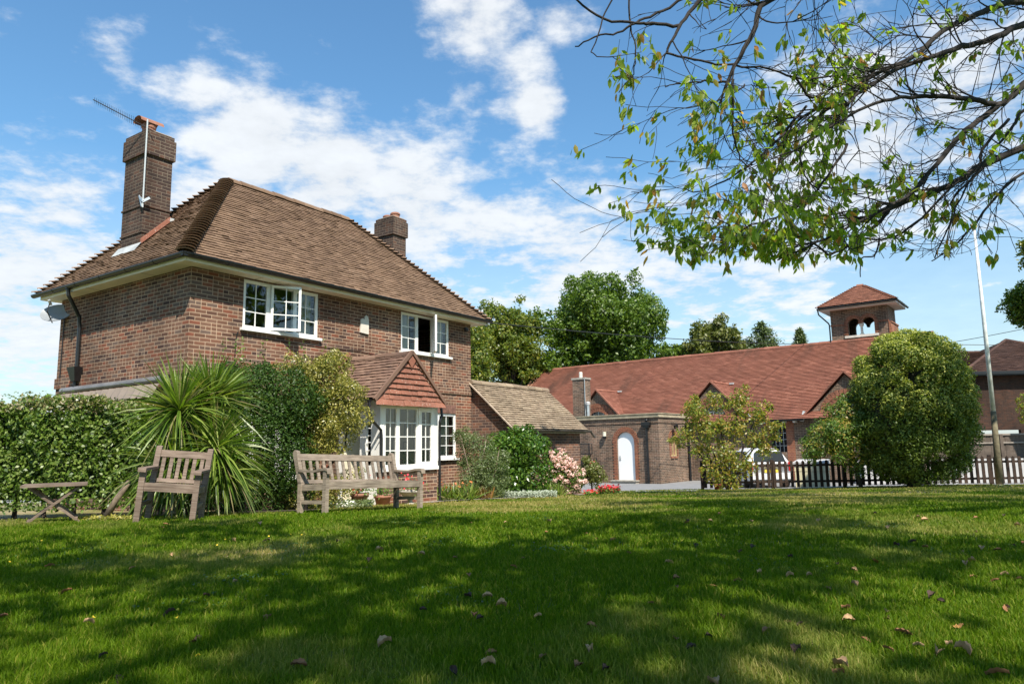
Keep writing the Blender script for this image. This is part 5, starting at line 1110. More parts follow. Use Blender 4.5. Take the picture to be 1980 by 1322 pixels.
shrub('rose_bush', 'small loose rose bush between the hydrangea and the iron gate', 'shrub', b_, lm, 2600, .07, L_MIX, parts=[('rose_bloom', slice(0, 3), 26, .06, PINK)], stems=[([b_, at(1143, 920, 21)], [.03, .015])], thick=.5)
def clump(name, label, cat, base, rx, ry, n, ln, mat, flower=None, up=1.2, group=None):
    t = thing(name, label, cat, base, 0, group); V_ = []
    c = np.stack([rng.uniform(-rx, rx, n), rng.uniform(-ry, ry, n), np.zeros(n)], 1)
    hs = [((0, 0, 0), n, ln, -.1, up)]; v = swords(hs, mat); k = len(v); v = v+c[:k, None, :]; npmesh('foliage', v, 9, mat, t, FC)
    if flower:
        m2, n2, sz, hh = flower; P = np.stack([rng.uniform(-rx, rx, n2), rng.uniform(-ry, ry, n2), rng.uniform(hh*.6, hh, n2)], 1); leaves('flower', P, np.tile([0, -.4, 1.], (n2, 1)), sz, m2, t, .9)
    return t
clump('daylily_clump', 'arching bright green daylily leaves at the foot of the porch corner', 'plant', basept(878, 962, 16.6), .42, .2, 420, .46, L_COR, (leafmat('orange_petal', [(.45, .12, .03), (.5, .2, .06)], .2), 26, .06, .42))
clump('crocosmia_clump', 'reddish green strappy leaves beneath the feathery shrub', 'plant', basept(925, 960, 16.9), .3, .15, 160, .34, leafmat('bronze_leaf', [(.15, .06, .02), (.22, .12, .03), (.10, .12, .02)], .25))
clump('iris_clump', 'green strappy leaves between the silver edging and the hydrangea', 'plant', basept(1070, 948, 19.0), .22, .15, 200, .42, L_COR)
def mat_plant(name, label, cat, poly, n, size, mat, hh, flower=None):
    a, b2_, D0, D1 = poly; p = at((a+b2_)/2, 950, (D0+D1)/2); base = (p.x, p.y, gz1(p.x, p.y)); t = thing(name, label, cat, base)
    D = rng.uniform(D0, D1, n); px = rng.uniform(a, b2_, n); x = (px-990)/F*D; P = np.stack([x, D, gz(x, D)+rng.random(n)*hh], 1)-np.array(base); leaves('foliage', P, np.tile([0, -.3, 1.], (n, 1)), size, mat, t, .5)
    if flower: k = flower[1]; leaves('flower', P[:k]+[0, 0, hh*.5], np.tile([0, -.3, 1.], (k, 1)), flower[2], flower[0], t, .9)
    return t
mat_plant('silver_edging_plant', 'low silvery grey edging plant along the bed below the laurel', 'plant', (968, 1068, 17.6, 18.4), 3800, .05, L_SIL, .16)
mat_plant('geranium_patch', 'patch of scarlet geraniums at the end of the flower bed', 'flowers', (1150, 1188, 21.2, 22.2), 900, .07, L_GRN, .16, (REDF, 170, .08))
mat_plant('begonia_patch', 'few small coral red flowers at the bed edge under the rose bush', 'flowers', (1122, 1146, 20.2, 20.9), 260, .06, L_GRN, .10, (REDF, 60, .06))
mat_plant('ground_ivy_patch', 'pale low ground cover around the leaning stem by the armchair', 'plant', (150, 262, 9.35, 9.9), 1500, .04, L_GOLD, .05)
mat_plant('weedy_patch', 'straggly low green plants at the base of the golden shrub', 'plant', (560, 720, 12.6, 13.6), 2600, .05, L_PIT, .14)
# flower bed soil and its pale edging
def strip(name, pts, wd, mat, dz=.012, kind='structure'):
    m = MB(); P = [Vector(p) for p in pts]
    for i in range(len(P)-1):
        d = (P[i+1]-P[i]).normalized(); s = Vector((d.y, -d.x, 0))*wd; k = 8
        for j in range(k):
            a = P[i].lerp(P[i+1], j/k); b2_ = P[i].lerp(P[i+1], (j+1)/k); q = [a, b2_, b2_+s, a+s]
            m.poly([(v.x, v.y, gz1(v.x, v.y)+dz) for v in q])
    o = m.build(name, mat); o['kind'] = kind; return o
e0 = [(at(px, py, D).x, D, 0) for px, py, D in ((812, 965, 15.3), (848, 964, 16.2), (935, 962, 16.7), (1000, 957, 17.6), (1075, 953, 18.9), (1120, 948, 20.4), (1150, 945, 21.8), (1195, 943, 23.5))]
strip('edging_path', e0, .16, CONC, .03); strip('flower_bed', [(p[0]-.02, p[1]+.1, 0) for p in e0], -1.5, SOIL, .012)
strip('hedge_bed', [(-12, 10.0, 0), (-6.2, 10.3, 0), (-4.5, 10.55, 0), (-3.4, 11.6, 0), (-2.7, 12.6, 0)], -1.3, SOIL, .010)
# path to the white door
m = MB(); 
for i in range(10):
    a, b2_ = 22.8+i*.4, 22.8+(i+1)*.4; xa = lambda y: .145*y+.6-(y-22.8)*.25; xb = lambda y: .245*y+.0+(y-22.8)*.05
    m.poly([(xa(a), a, gz1(xa(a), a)+.02), (xb(a), a, gz1(xb(a), a)+.02), (xb(b2_), b2_, gz1(xb(b2_), b2_)+.02), (xa(b2_), b2_, gz1(xa(b2_), b2_)+.02)])
o = m.build('path', TARM); o['kind'] = 'structure'

# ---- pots
def pot(name, label, base, r, h, mat, pl=None, group=None, urn=False):
    t = thing(name, label, 'plant pot', base, 0, group); m = MB()
    if urn: m.lathe([(.001, 0), (r*.55, 0), (r*.55, .03), (r*.22, .06), (r*.2, .10), (r*.5, .15), (r*.95, .24), (r*1.05, .25), (r*1.05, .28), (r*.9, .28), (r*.8, .22), (.001, .20)], 24)
    else: m.lathe([(.001, 0), (r*.72, 0), (r*.93, h*.78), (r*1.04, h*.78), (r*1.06, h), (r*.96, h), (r*.9, h*.9), (.001, h*.88)], 24)
    m.build('pot_body', mat, t, True)
    if pl: mat_, n, sz, hh, fl2 = pl; P = rng.normal(0, 1, (n, 3))*[r*.7, r*.7, hh*.35]+[0, 0, h+hh*.35]; leaves('foliage', P, np.tile([0, -.4, 1.], (n, 1)), sz, mat_, t, .5); 
    if pl and fl2: P = rng.normal(0, 1, (30, 3))*[r*.6, r*.6, hh*.3]+[0, -.03, h+hh*.7]; leaves('flower', P, np.tile([0, -.6, 1.], (30, 1)), .05, fl2, t, .9)
    return t
pot('terracotta_pot', 'round terracotta pot nearest the golden shrub behind the bench', basept(695, 973, 13.3), .16, .25, TERRA, (L_GRN, 160, .06, .22, REDF))
pot('terracotta_pot', 'wide shallow terracotta pot at the porch wall behind the bench', basept(740, 966, 14.1), .165, .19, TERRA, (L_GRN, 120, .06, .15, None))
pot('stone_urn', 'grey stone footed urn holding red flowers by the right end of the bench', basept(793, 968, 14.2), .22, .26, STONEG, (L_GRN, 130, .06, .25, REDF), urn=True)
pot('red_planter', 'small orange red pot at the foot of the yellowing tree', basept(1388, 942, 25.7), .14, .2, basic('orange_plastic', (.60, .12, .07), .5))
wr = MB(); wr.lathe([(.001, .0), (.16, .0), (.2, .06), (.14, .13), (.001, .15)], 14); wo_ = wr.build('white_boulder', basic('white_stone', (.72, .70, .64), .8, .15, 8, bmp=.01), None, True); wo_.location = basept(665, 975, 13.0); wo_.scale = (1.2, .8, 1); tag(wo_, 'pale white rounded stone under the golden shrub', 'stone')

# ------------------------------------------------------------------ trees by the far side of the lawn
# big clipped round tree
tb_ = basept(1768, 940, 23.9); td = thing('clipped_round_tree', 'huge clipped dome shaped evergreen tree in front of the picket fence', 'tree', tb_)
Cc = np.array(at(1768, 800, 23.9)); px_m = 23.9/F
def dome(n, jr, zlow=-1):
    d = unit(rng.normal(0, 1, (n, 3))); return d
N_ = 520; L1, R1 = [], []
while len(L1) < N_:
    d = rng.normal(0, 1, 3); d /= np.linalg.norm(d)
    rx, rzu, rzd = 99*px_m, 150*px_m, 134*px_m
    k = rng.uniform(.86, .97)
    ez_p = 2.4; s_ = (((d[0]**2+d[1]**2)**1.6)+abs(d[2])**3.2)**(-1/3.2)*.97
    p = Cc+np.array([d[0]*rx, d[1]*rx, d[2]*(rzu if d[2] > 0 else rzd)])*k*s_
    if d[2] < -.8 and rng.random() < .4: continue
    L1.append(p+rng.normal(0, .05, 3)); R1.append(rng.uniform(.16, .40))
L1, R1 = np.array(L1)-np.array(tb_), np.array(R1)
P, d = lump_points(L1, R1, 115000, .35, up=.15); leaves('crown', P, d, .085, L_TOP, td, .45, .6)
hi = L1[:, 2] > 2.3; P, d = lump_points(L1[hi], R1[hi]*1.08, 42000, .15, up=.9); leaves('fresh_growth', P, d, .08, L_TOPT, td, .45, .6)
m = MB()
m.tube([(0, 0, -.1), (0, 0, .9), (.1, 0, 2.2)], [.20, .16, .10], 10)
for k in range(9): a = rng.uniform(0, 2*PI); m.tube([(0, 0, .3+k*.05), (.6*math.cos(a), .6*math.sin(a), 1.3), (1.3*math.cos(a), 1.3*math.sin(a), 2.6)], [.09, .06, .03], 6)
m.build('trunk', BARK, td, True)
m = MB(); m.lathe([(.001, 3.9), (.7, 3.7), (1.2, 3.0), (1.35, 2.0), (1.1, 1.2), (.001, 1.0)], 16); m.build('crown_core', basic('crown_core_dark', (.03, .032, .015), .95, .4, 9), td, True)  # closed solid added behind the leaves, with the crown's inner shade as its colour
# shrubby tree to its left
lm = scatter(mk((1635, 810, 24.4, 34), (1620, 850, 24.3, 44), (1650, 870, 24.3, 36), (1590, 855, 24.3, 30), (1570, 870, 24.2, 20), (1640, 780, 24.5, 18), (1655, 900, 24.4, 26)), 55, .38, 1)
b_ = basept(1665, 938, 24.5)
shrub('small_green_tree', 'small yellow green shrubby tree leaning away from the clipped round tree', 'tree', b_, lm, 11000, .085, L_GRN, parts=[('golden_foliage', slice(0, 5), 3500, .085, L_MAG)], stems=[([b_, at(1655, 905, 24.5), at(1630, 860, 24.4), at(1600, 845, 24.4)], [.07, .05, .03, .02]), ([at(1662, 930, 24.5), at(1650, 880, 24.5), at(1640, 790, 24.5)], [.05, .04, .02]), ([at(1668, 930, 24.5), at(1615, 870, 24.3)], [.04, .02])], thick=.6)
# yellowing open tree
lm = mk((1340, 795, 24.8, 26), (1385, 780, 25, 24), (1430, 775, 25, 26), (1470, 800, 24.9, 22), (1495, 830, 24.8, 18), (1325, 840, 24.7, 22), (1365, 830, 24.8, 30), (1420, 830, 24.9, 34), (1460, 855, 24.8, 22), (1352, 870, 24.7, 18), (1400, 880, 24.6, 30), (1440, 900, 24.7, 26), (1380, 915, 24.6, 24), (1480, 870, 24.8, 18), (1305, 850, 24.8, 10), (1410, 925, 24.6, 20))
b_ = basept(1408, 943, 24.7); st = []
for (px, py) in ((1340, 790), (1385, 765), (1430, 765), (1470, 790), (1500, 820), (1320, 835), (1460, 860), (1345, 880), (1400, 850), (1310, 850)):
    st.append(([b_, at(1408+(px-1408)*.25, 905, 24.7), at(1408+(px-1408)*.6, 905+(py-905)*.55, 24.8), at(px, py, 24.8)], [.055, .04, .025, .008]))
shrub('yellowing_magnolia', 'open bushy tree with yellowing leaves in front of the fence and white car', 'tree', b_, scatter(lm, 70, .35, 1.1), 8600, .11, L_MAG, stems=st, aspect=.5, thick=.8, jit=.9)
# far trees
def big_tree(name, label, base, crown_c, crown_r, nl, r0, r1, n, size, mat, tr, group='trees beyond the buildings', shell=.6, aspect=.6, thick=.45, low=-1, extra=None):
    t = thing(name, label, 'tree', base, 0, group); cs, rs = ellipsoid_lumps(crown_c, crown_r, nl, r0, r1, shell, low)
    if extra is not None: cs = np.concatenate([cs, extra[0]]); rs = np.concatenate([rs, extra[1]])
    cs2 = cs-np.array(base)
    k_ = len(cs)*7; ii = rng.integers(0, len(cs), k_); dd_ = unit(rng.normal(0, 1, (k_, 3))); sub = cs2[ii]+dd_*(rs[ii]*.85)[:, None]; sr = rs[ii]*rng.uniform(.16, .36, k_)
    cc_, rr2 = np.concatenate([cs2, sub]), np.concatenate([rs*.8, sr]); P, d = lump_points(cc_, rr2, n, thick, up=.2); leaves('crown', P, d, size, mat, t, aspect, .6)
    m = MB(); top = Vector(crown_c)-Vector(base); m.tube([(0, 0, -.2), (0, 0, top.z*.45), top], [tr, tr*.75, tr*.3], 9)
    for k in range(14): c = Vector(cs2[rng.integers(len(cs2))]); s = Vector((0, 0, top.z*random.uniform(.3, .75))); m.tube([s, s.lerp(c, .5)+Vector((0, 0, .3)), c], [tr*.35, tr*.22, tr*.08], 5)
    m.build('trunk', BARK, t, True); return t
Dk = 48; s_ = Dk/F
c = at(1160, 632, Dk)
big_tree('broadleaf_tree', 'large full round green oak behind the tiled outbuilding and hall', (c.x, c.y, 0), tuple(c), (146*s_, 110*s_, 128*s_), 105, .7, 1.7, 86000, .20, L_OAK, .45, shell=.3)
c = at(980, 665, 46); s_ = 46/F
big_tree('birch_tree', 'feathery olive green birch between the house eaves and the oak', (c.x, c.y, 0), tuple(c), (88*s_, 70*s_, 104*s_), 120, .4, 1.0, 46000, .17, L_BIR, .25, shell=.3, thick=.8)
c = at(905, 700, 43); s_ = 43/F
big_tree('broadleaf_tree', 'yellow tinged tree directly behind the eaves of the house', (c.x, c.y, 0), tuple(c), (60*s_, 50*s_, 100*s_), 80, .5, 1.0, 26000, .17, L_BIR, .25, shell=.3, thick=.6)
c = at(1080, 740, 47); s_ = 47/F
big_tree('broadleaf_tree', 'low dense bright green tree at the foot of the oak behind the garage roof', (c.x, c.y, 0), tuple(c), (130*s_, 60*s_, 76*s_), 90, .6, 1.2, 32000, .2, L_OAK, .3, shell=.3)
c = at(1375, 658, 50); s_ = 50/F
big_tree('broadleaf_tree', 'thin crowned brownish green tree rising above the middle of the hall roof', (c.x, c.y, 0), tuple(c), (66*s_, 50*s_, 54*s_), 60, .3, .75, 9500, .22, L_MIX, .22, shell=.35, thick=.8)
c = at(1440, 690, 52); s_ = 52/F
big_tree('broadleaf_tree', 'low olive bushy tree behind the hall ridge near the tower', (c.x, c.y, 0), tuple(c), (120*s_, 70*s_, 38*s_), 70, .4, .8, 14000, .22, L_MIX, .22, shell=.3)
c = at(1310, 690, 52)
big_tree('broadleaf_tree', 'green bushy tree top peeping over the hall ridge beside the oak', (c.x, c.y, 0), tuple(c), (60*s_, 60*s_, 30*s_), 30, .4, .8, 7000, .22, L_OAK, .22, shell=.3)
def conifer(name, label, px, py, D, wpx, hpx, tilt=0):
    c = at(px, py, D); s = D/F; top = c.z; h = hpx*s; t = thing(name, label, 'tree', (c.x, c.y, 0), 0, 'trees beyond the buildings')
    V_, Nn = [], []
    k = 34
    for i in range(k):
        f = i/k; z = top-h*f
        for j in range(7):
            a = rng.uniform(0, 2*PI); r = wpx*s*.5*(f**.8+.06)*rng.uniform(.6, 1.15)
            for q_ in range(22): g_ = q_/22; V_.append((r*g_*math.cos(a)+rng.normal(0, .06)+tilt*(1-f), r*g_*math.sin(a)+rng.normal(0, .06), z+r*g_*.25*(1-g_)+rng.normal(0, .06)+g_*.12)); Nn.append((0, 0, 1))
    leaves('crown', np.array(V_), np.array(Nn, float), .22, L_CON, t, .35, .7); m = MB(); m.tube([(0, 0, -.1), (tilt, 0, top)], [.2, .03], 8); m.build('trunk', BARK, t, True)
conifer('conifer_tree', 'spiky dark conifer with arching branches above the hall ridge', 1472, 628, 50, 150, 105); conifer('conifer_tree', 'small bluish conifer top close beside the bell tower', 1546, 640, 54, 60, 70)
# trees at the right edge
c = at(1995, 590, 30); s_ = 30/F
big_tree('maple_tree', 'dark leafy tree reaching towards the flagpole above the dark house', (c.x+1.5, c.y, 0), tuple(c), (62*s_, 60*s_, 62*s_), 60, .25, .5, 9000, .15, L_OAK, .3, shell=.4, group=None, thick=.7)
c = at(2030, 480, 28); s_ = 28/F
big_tree('maple_tree', 'olive leaved tree top above the dark leafy tree near the flagpole', (c.x+1, c.y, 0), tuple(c), (70*s_, 60*s_, 55*s_), 40, .25, .45, 6000, .14, L_BIR, .25, shell=.4, group=None, thick=.8)
lm = mk((1985, 775, 25.5, 16), (1975, 790, 25.5, 8), (1995, 810, 25.5, 20)); b_ = basept(2000, 938, 25.4)
shrub('yellow_shrub', 'yellow leaved shrub standing beyond the flagpole by the fence', 'shrub', b_, lm, 500, .12, L_MAG, stems=[([b_, at(1992, 800, 25.5)], [.04, .02])])

# ------------------------------------------------------------------ the overhanging cherry tree
CB = Vector((8.2, 6.6, gz1(8.2, 6.6)))
cher = thing('cherry_tree', 'cherry tree with dark twiggy branches and drooping leaves hanging over the lawn', 'tree', CB)
fork = Vector((8.0, 6.6, 3.4))-CB
m = MB(); m.tube([(0, 0, -.2), (-.05, 0, 1.2), fork], [.27, .21, .19], 12); m.build('trunk', BARKD, cher, True)
LIMBS = [
 ([(2080, 40, 6.6), (1980, 2, 6.5), (1926, 14, 6.4), (1876, 34, 6.3), (1821, 61, 6.2), (1767, 110, 6.0), (1700, 140, 5.9), (1640, 178, 5.8), (1570, 215, 5.7), (1500, 262, 5.6)], .045, .010),
 ([(2080, 10, 6.2), (1973, 50, 6.1), (1937, 66, 6.0), (1892, 84, 6.0), (1846, 95, 5.9), (1801, 111, 5.8), (1740, 132, 5.7), (1667, 177, 5.6), (1628, 204, 5.5), (1590, 209, 5.5)], .042, .012),
 ([(2090, 60, 6.0), (1980, 163, 5.9), (1957, 186, 5.9), (1930, 202, 5.9), (1885, 193, 5.8), (1824, 186, 5.7), (1778, 187, 5.7), (1740, 190, 5.6), (1676, 206, 5.5), (1600, 250, 5.5), (1540, 290, 5.4)], .040, .009),
 ([(1930, 202, 5.9), (1901, 227, 5.9), (1858, 261, 5.8), (1810, 318, 5.7), (1768, 366, 5.6), (1718, 400, 5.5), (1640, 440, 5.4), (1560, 480, 5.3)], .036, .008),
 ([(2090, 240, 6.5), (1980, 285, 6.4), (1899, 320, 6.3), (1850, 350, 6.2), (1810, 370, 6.2), (1750, 391, 6.1), (1704, 412, 6.0), (1663, 423, 6.0)], .045, .018),
 ([(1720, 405, 6.0), (1694, 437, 6.0), (1650, 470, 5.9), (1605, 493, 5.8)], .022, .009),
 ([(1850, 350, 6.2), (1760, 440, 6.1), (1705, 462, 6.0), (1640, 458, 5.9), (1560, 470, 5.8), (1500, 478, 5.8)], .015, .005),
 ([(2080, -60, 5.2), (1700, -60, 5.2), (1490, 0, 5.2), (1463, 50, 5.15), (1440, 95, 5.1), (1418, 132, 5.1), (1401, 175, 5.1)], .034, .014),
 ([(1700, -60, 5.2), (1420, -60, 5.0), (1354, 0, 5.0), (1318, 45, 4.95), (1300, 78, 4.9), (1288, 104, 4.9)], .026, .009),
 ([(1312, 50, 4.95), (1260, 46, 4.9), (1227, 45, 4.9), (1168, 36, 4.9), (1116, 0, 4.9), (1090, -30, 4.9)], .016, .008),
 ([(1318, 0, 5.0), (1270, 26, 4.95), (1227, 45, 4.9), (1195, 64, 4.9), (1150, 72, 4.9), (1112, 92, 4.9)], .014, .006),
 ([(1217, -5, 4.9), (1219, 45, 4.9), (1228, 85, 4.9), (1229, 115, 4.9), (1222, 145, 4.9), (1198, 178, 4.9)], .009, .004),
 ([(1190, -10, 4.9), (1165, 37, 4.9), (1155, 75, 4.9), (1146, 108, 4.9), (1185, 112, 4.9), (1207, 130, 4.9)], .008, .003),
 ([(1405, 158, 5.1), (1370, 159, 5.1), (1337, 159, 5.1), (1300, 165, 5.1), (1285, 168, 5.1)], .012, .004),
 ([(1288, 104, 4.9), (1340, 117, 5.0), (1400, 126, 5.1), (1470, 130, 5.2), (1540, 150, 5.3), (1600, 150, 5.4)], .010, .010),
 ([(1416, 155, 5.1), (1417, 190, 5.1), (1416, 230, 5.1), (1420, 270, 5.1), (1432, 310, 5.1), (1450, 325, 5.1)], .012, .006),
 ([(1440, 165, 5.1), (1420, 180, 5.1), (1380, 198, 5.1), (1350, 205, 5.1), (1313, 209, 5.1)], .008, .004),
 ([(1540, 150, 5.3), (1570, 190, 5.4), (1640, 150, 5.6), (1690, 135, 5.7)], .012, .014),
 ([(2070, 330, 5.6), (1990, 330, 5.6), (1940, 365, 5.5), (1870, 450, 5.4), (1840, 480, 5.4), (1800, 505, 5.4)], .018, .005),
 ([(1950, 230, 5.6), (1900, 290, 5.6), (1896, 330, 5.6), (1845, 380, 5.6), (1838, 430, 5.6), (1805, 500, 5.6)], .016, .006),
 ([(2070, 180, 5.3), (1985, 210, 5.3), (1940, 270, 5.3), (1890, 330, 5.3), (1850, 400, 5.3), (1830, 470, 5.3)], .018, .005),
 ([(1560, 205, 5.6), (1500, 275, 5.5), (1440, 325, 5.4), (1400, 350, 5.3), (1350, 370, 5.3), (1320, 365, 5.3)], .014, .004),
 ([(1640, 280, 5.5), (1600, 340, 5.4), (1560, 390, 5.3), (1500, 420, 5.3), (1440, 440, 5.2), (1390, 480, 5.2)], .014, .004),
 ([(1600, 493, 5.8), (1560, 462, 5.6), (1500, 455, 5.5), (1450, 460, 5.4), (1400, 430, 5.3), (1360, 420, 5.3), (1325, 425, 5.3)], .012, .003),
 ([(1700, 462, 6.0), (1690, 495, 5.9), (1665, 500, 5.9), (1664, 535, 5.9)], .010, .005),
]
def smooth(pts, k=4):
    out = []
    P = [pts[0]]+pts+[pts[-1]]
    for i in range(1, len(P)-2):
        for j in range(k):
            t = j/k; a, b_, c, d = P[i-1], P[i], P[i+1], P[i+2]
            out.append(.5*((2*b_)+(c-a)*t+(2*a-5*b_+4*c-d)*t*t+(3*b_-a-3*c+d)*t**3))
    out.append(pts[-1]); return out
tips = []; tipd = []
rnd = random.Random(11)
def twig(mb, p, d, ln, r, depth, leaf):
    pts = [p]; n = max(4, int(ln/.07)); cur = p; dd = d.normalized()
    bend = Vector((rnd.gauss(0, 1), rnd.gauss(0, 1), rnd.gauss(0, .8)))*.05
    for i in range(n):
        dd = (dd+bend+Vector((rnd.gauss(0, .12), rnd.gauss(0, .12), rnd.gauss(0, .12)-.004))).normalized()
        wc = cur+CB; zy = (wc.z-CAM_Z)/wc.y; leaf = leafiness(wc)
        if zy < .262: break
        if zy < .30: dd = (dd+Vector((0, 0, .07))).normalized()
        cur = cur+dd*(ln/n); pts.append(cur)
        if depth > 0 and i > 0 and rnd.random() < .36:
            sd_ = Vector((rnd.gauss(0, 1), rnd.gauss(0, .7), rnd.gauss(0, 1))); cd_ = (dd*1.1+sd_*.6).normalized(); twig(mb, cur, cd_, ln*rnd.uniform(.35, .75), r*.6, depth-1, leaf)
        if leaf > 0 and rnd.random() < leaf*.42: tips.append(cur.copy()); tipd.append(dd.copy())
    mb.tube(pts, [max(.0022, r*(1-.75*i/n)) for i in range(n+1)], 5 if r > .006 else 4, False)
    if rnd.random() < leaf: tips.append(cur.copy()); tipd.append(dd.copy())
def leafiness(w_):   # leaves hang mostly on the outer, lower left reaches of the crown
    x_, z_ = w_.x/w_.y, (w_.z-CAM_Z)/w_.y
    v = .05
    if .17 < x_ < .52 and .26 < z_ < .60: v = .15
    if .20 < x_ < .42 and .26 < z_ < .37: v = .30
    if .10 < x_ < .24 and z_ > .38: v = .13
    if z_ < .265: v = 0
    return v
for pts, ra_, rb2 in LIMBS:
    P = smooth([at(*p)-CB for p in pts]); n = len(P); P = [p+Vector((rnd.gauss(0, .004), rnd.gauss(0, .008), rnd.gauss(0, .004))) for p in P]
    ra_ *= .8; rb2 *= .8; m = MB(); m.tube(P, [ra_+(rb2-ra_)*i/(n-1) for i in range(n)], 8)
    tot = sum((P[i+1]-P[i]).length for i in range(n-1))
    for i in range(2, n):
        wpt = P[i]+CB; d = (P[i]-P[i-1]); sl_ = d.length; d.normalize()
        x_ = wpt.x/wpt.y
        cnt = sl_*(8.0 if x_ > .32 else (5.0 if x_ > .22 else 1.6))
        k = int(cnt)+(rnd.random() < cnt % 1)
        for _ in range(k):
            s = Vector((rnd.gauss(0, 1), rnd.gauss(0, .6), rnd.gauss(0, 1))); cd_ = (d*1.25+s*.55+Vector((-.15, 0, -.03))).normalized()
            twig(m, P[i].copy(), cd_, rnd.uniform(.22, .85) if x_ > .24 else rnd.uniform(.1, .3), max(.0035, .008*min(1, (ra_+rb2)/.04)), 2 if x_ > .3 else 1, leafiness(wpt))
    lf_ = leafiness(P[-1]+CB)*1.5
    if x_ > .18: twig(m, P[-1], (P[-1]-P[-2]), .4, rb2*.8, 2, lf_)
    m.build('limb', BARKD, cher, True)
# join the limbs' off-frame ends to the fork
m = MB()
for pts, ra_, rb2 in LIMBS:
    if pts[0][0] > 2000: q = at(*pts[0])-CB; mid = fork.lerp(q, .5)+Vector((0, 0, .35)); m.tube(smooth([fork, mid, q]), [.10]*3+[.085]*3+[ra_]*3, 8)
m.build('main_fork', BARKD, cher, True)
T_ = np.array([tuple(t) for t in tips]); TD = np.array([tuple(t) for t in tipd])
cnts = rng.integers(5, 10, len(T_)); idx = np.repeat(np.arange(len(T_)), cnts); n = len(idx)
P = T_[idx]+rng.normal(0, .022, (n, 3)); D = unit(TD[idx]*.35+rng.normal(0, .45, (n, 3))+np.array([0, 0, -.95]))
nr = unit(np.cross(D, rng.normal(0, 1, (n, 3)))); s = np.cross(nr, D); sz = rng.uniform(.055, .098, n)[:, None]; wd = sz*.20
v = np.stack([P, P+D*sz*.3+s*wd, P+D*sz*.65+s*wd*.85, P+D*sz-nr*sz*.08, P+D*sz*.65-s*wd*.85, P+D*sz*.3-s*wd, P+D*sz*.5-nr*wd*.35], 1)
npmesh('foliage', v, 7, L_CHR, cher, [(0, 1, 6), (1, 2, 6), (2, 3, 6), (3, 4, 6), (4, 5, 6), (5, 0, 6)])

# ---- big trees beside and behind the viewpoint: they throw the dappled shade over the lawn
def shade_tree(name, label, base, blobs, n, size):
    t = thing(name, label, 'tree', base); cs, rs = [], []
    for (c, rad, k) in blobs:
        a, b_ = ellipsoid_lumps(c, rad, k, .45, 1.0, .1)
        cs.append(a); rs.append(b_)
    cs = np.concatenate(cs); rs = np.concatenate(rs)
    # keep the crown out of the view ahead
    y = np.maximum(cs[:, 1], .01); vis = (cs[:, 1] > 0) & (np.abs(cs[:, 0]/y) < .80) & ((cs[:, 2]-CAM_Z)/y < .76)
    keep = ~vis; cs, rs = cs[keep], rs[keep]
    P, d = lump_points(cs-np.array(base), rs, n, .7); leaves('crown', P, d, size, L_SHADE, t, .7, 1.0)
    m = MB(); c0 = Vector(blobs[0][0])-Vector(base); m.tube([(0, 0, -.2), (0, 0, 3), c0], [.4, .33, .15], 10)
    for k in range(22): c = Vector(cs[rng.integers(len(cs))])-Vector(base); s0 = Vector((0, 0, random.uniform(2.5, 5))); m.tube([s0, s0.lerp(c, .5)+Vector((0, 0, .4)), c], [.12, .08, .03], 6)
    m.build('trunk', BARK, t, True); return t
shade_tree('beech_tree', 'broad beech behind the viewpoint shading the near lawn', (-3, -7, .9), [((-4.5, -2.9, 9.0), (9.5, 5.2, 1.7), 125), ((3.5, -1.6, 9.5), (7, 5.3, 1.8), 52), ((-6.0, -.6, 10.0), (5.0, 3.6, 1.3), 26), ((7.0, 2.8, 12.5), (3.6, 3.4, 1.3), 20), ((-5.5, -4.6, 8.2), (8, 2.6, 1.4), 50), ((1.5, -4.0, 8.6), (7, 2.6, 1.4), 44)], 17500, .27)
shade_tree('beech_tree', 'tall beech beside the lawn shading its far part', (19, 12, .8), [((14.0, 9.5, 9.0), (5.5, 7.0, 3.0), 36), ((17.5, 15.5, 9.5), (5.0, 7.0, 3.5), 30), ((9.5, 4.5, 10.0), (5.0, 5.0, 2.4), 24), ((9.0, 8.0, 13.5), (5.5, 4.4, 1.6), 24), ((9.5, 11.0, 14.5), (6, 4, 1.5), 26), ((16.0, 16.0, 11), (4, 4.5, 2.5), 26)], 7500, .30)

# ------------------------------------------------------------------ overhead cables
def cable(label, p, q, sag, r=.012):
    p = Vector(p); q = Vector(q); m = MB(); m.tube([p.lerp(q, i/16)-Vector((0, 0, sag*4*(i/16)*(1-i/16))) for i in range(17)], r, 5); o = m.build('overhead_cable', IRON); tag(o, label, 'cable')
cable('thin overhead cable from the house eaves across the oak towards the hall', HW(8.75, -.33, 5.2), at(1660, 664, 42), .25, .014)
cable('thin horizontal cable beyond the clipped round tree', at(1740, 664, 60), at(2060, 667, 60), .05, .025)
cable('slanting cable rising behind the flagpole', at(1800, 668, 58), at(2060, 618, 50), .1, .022)

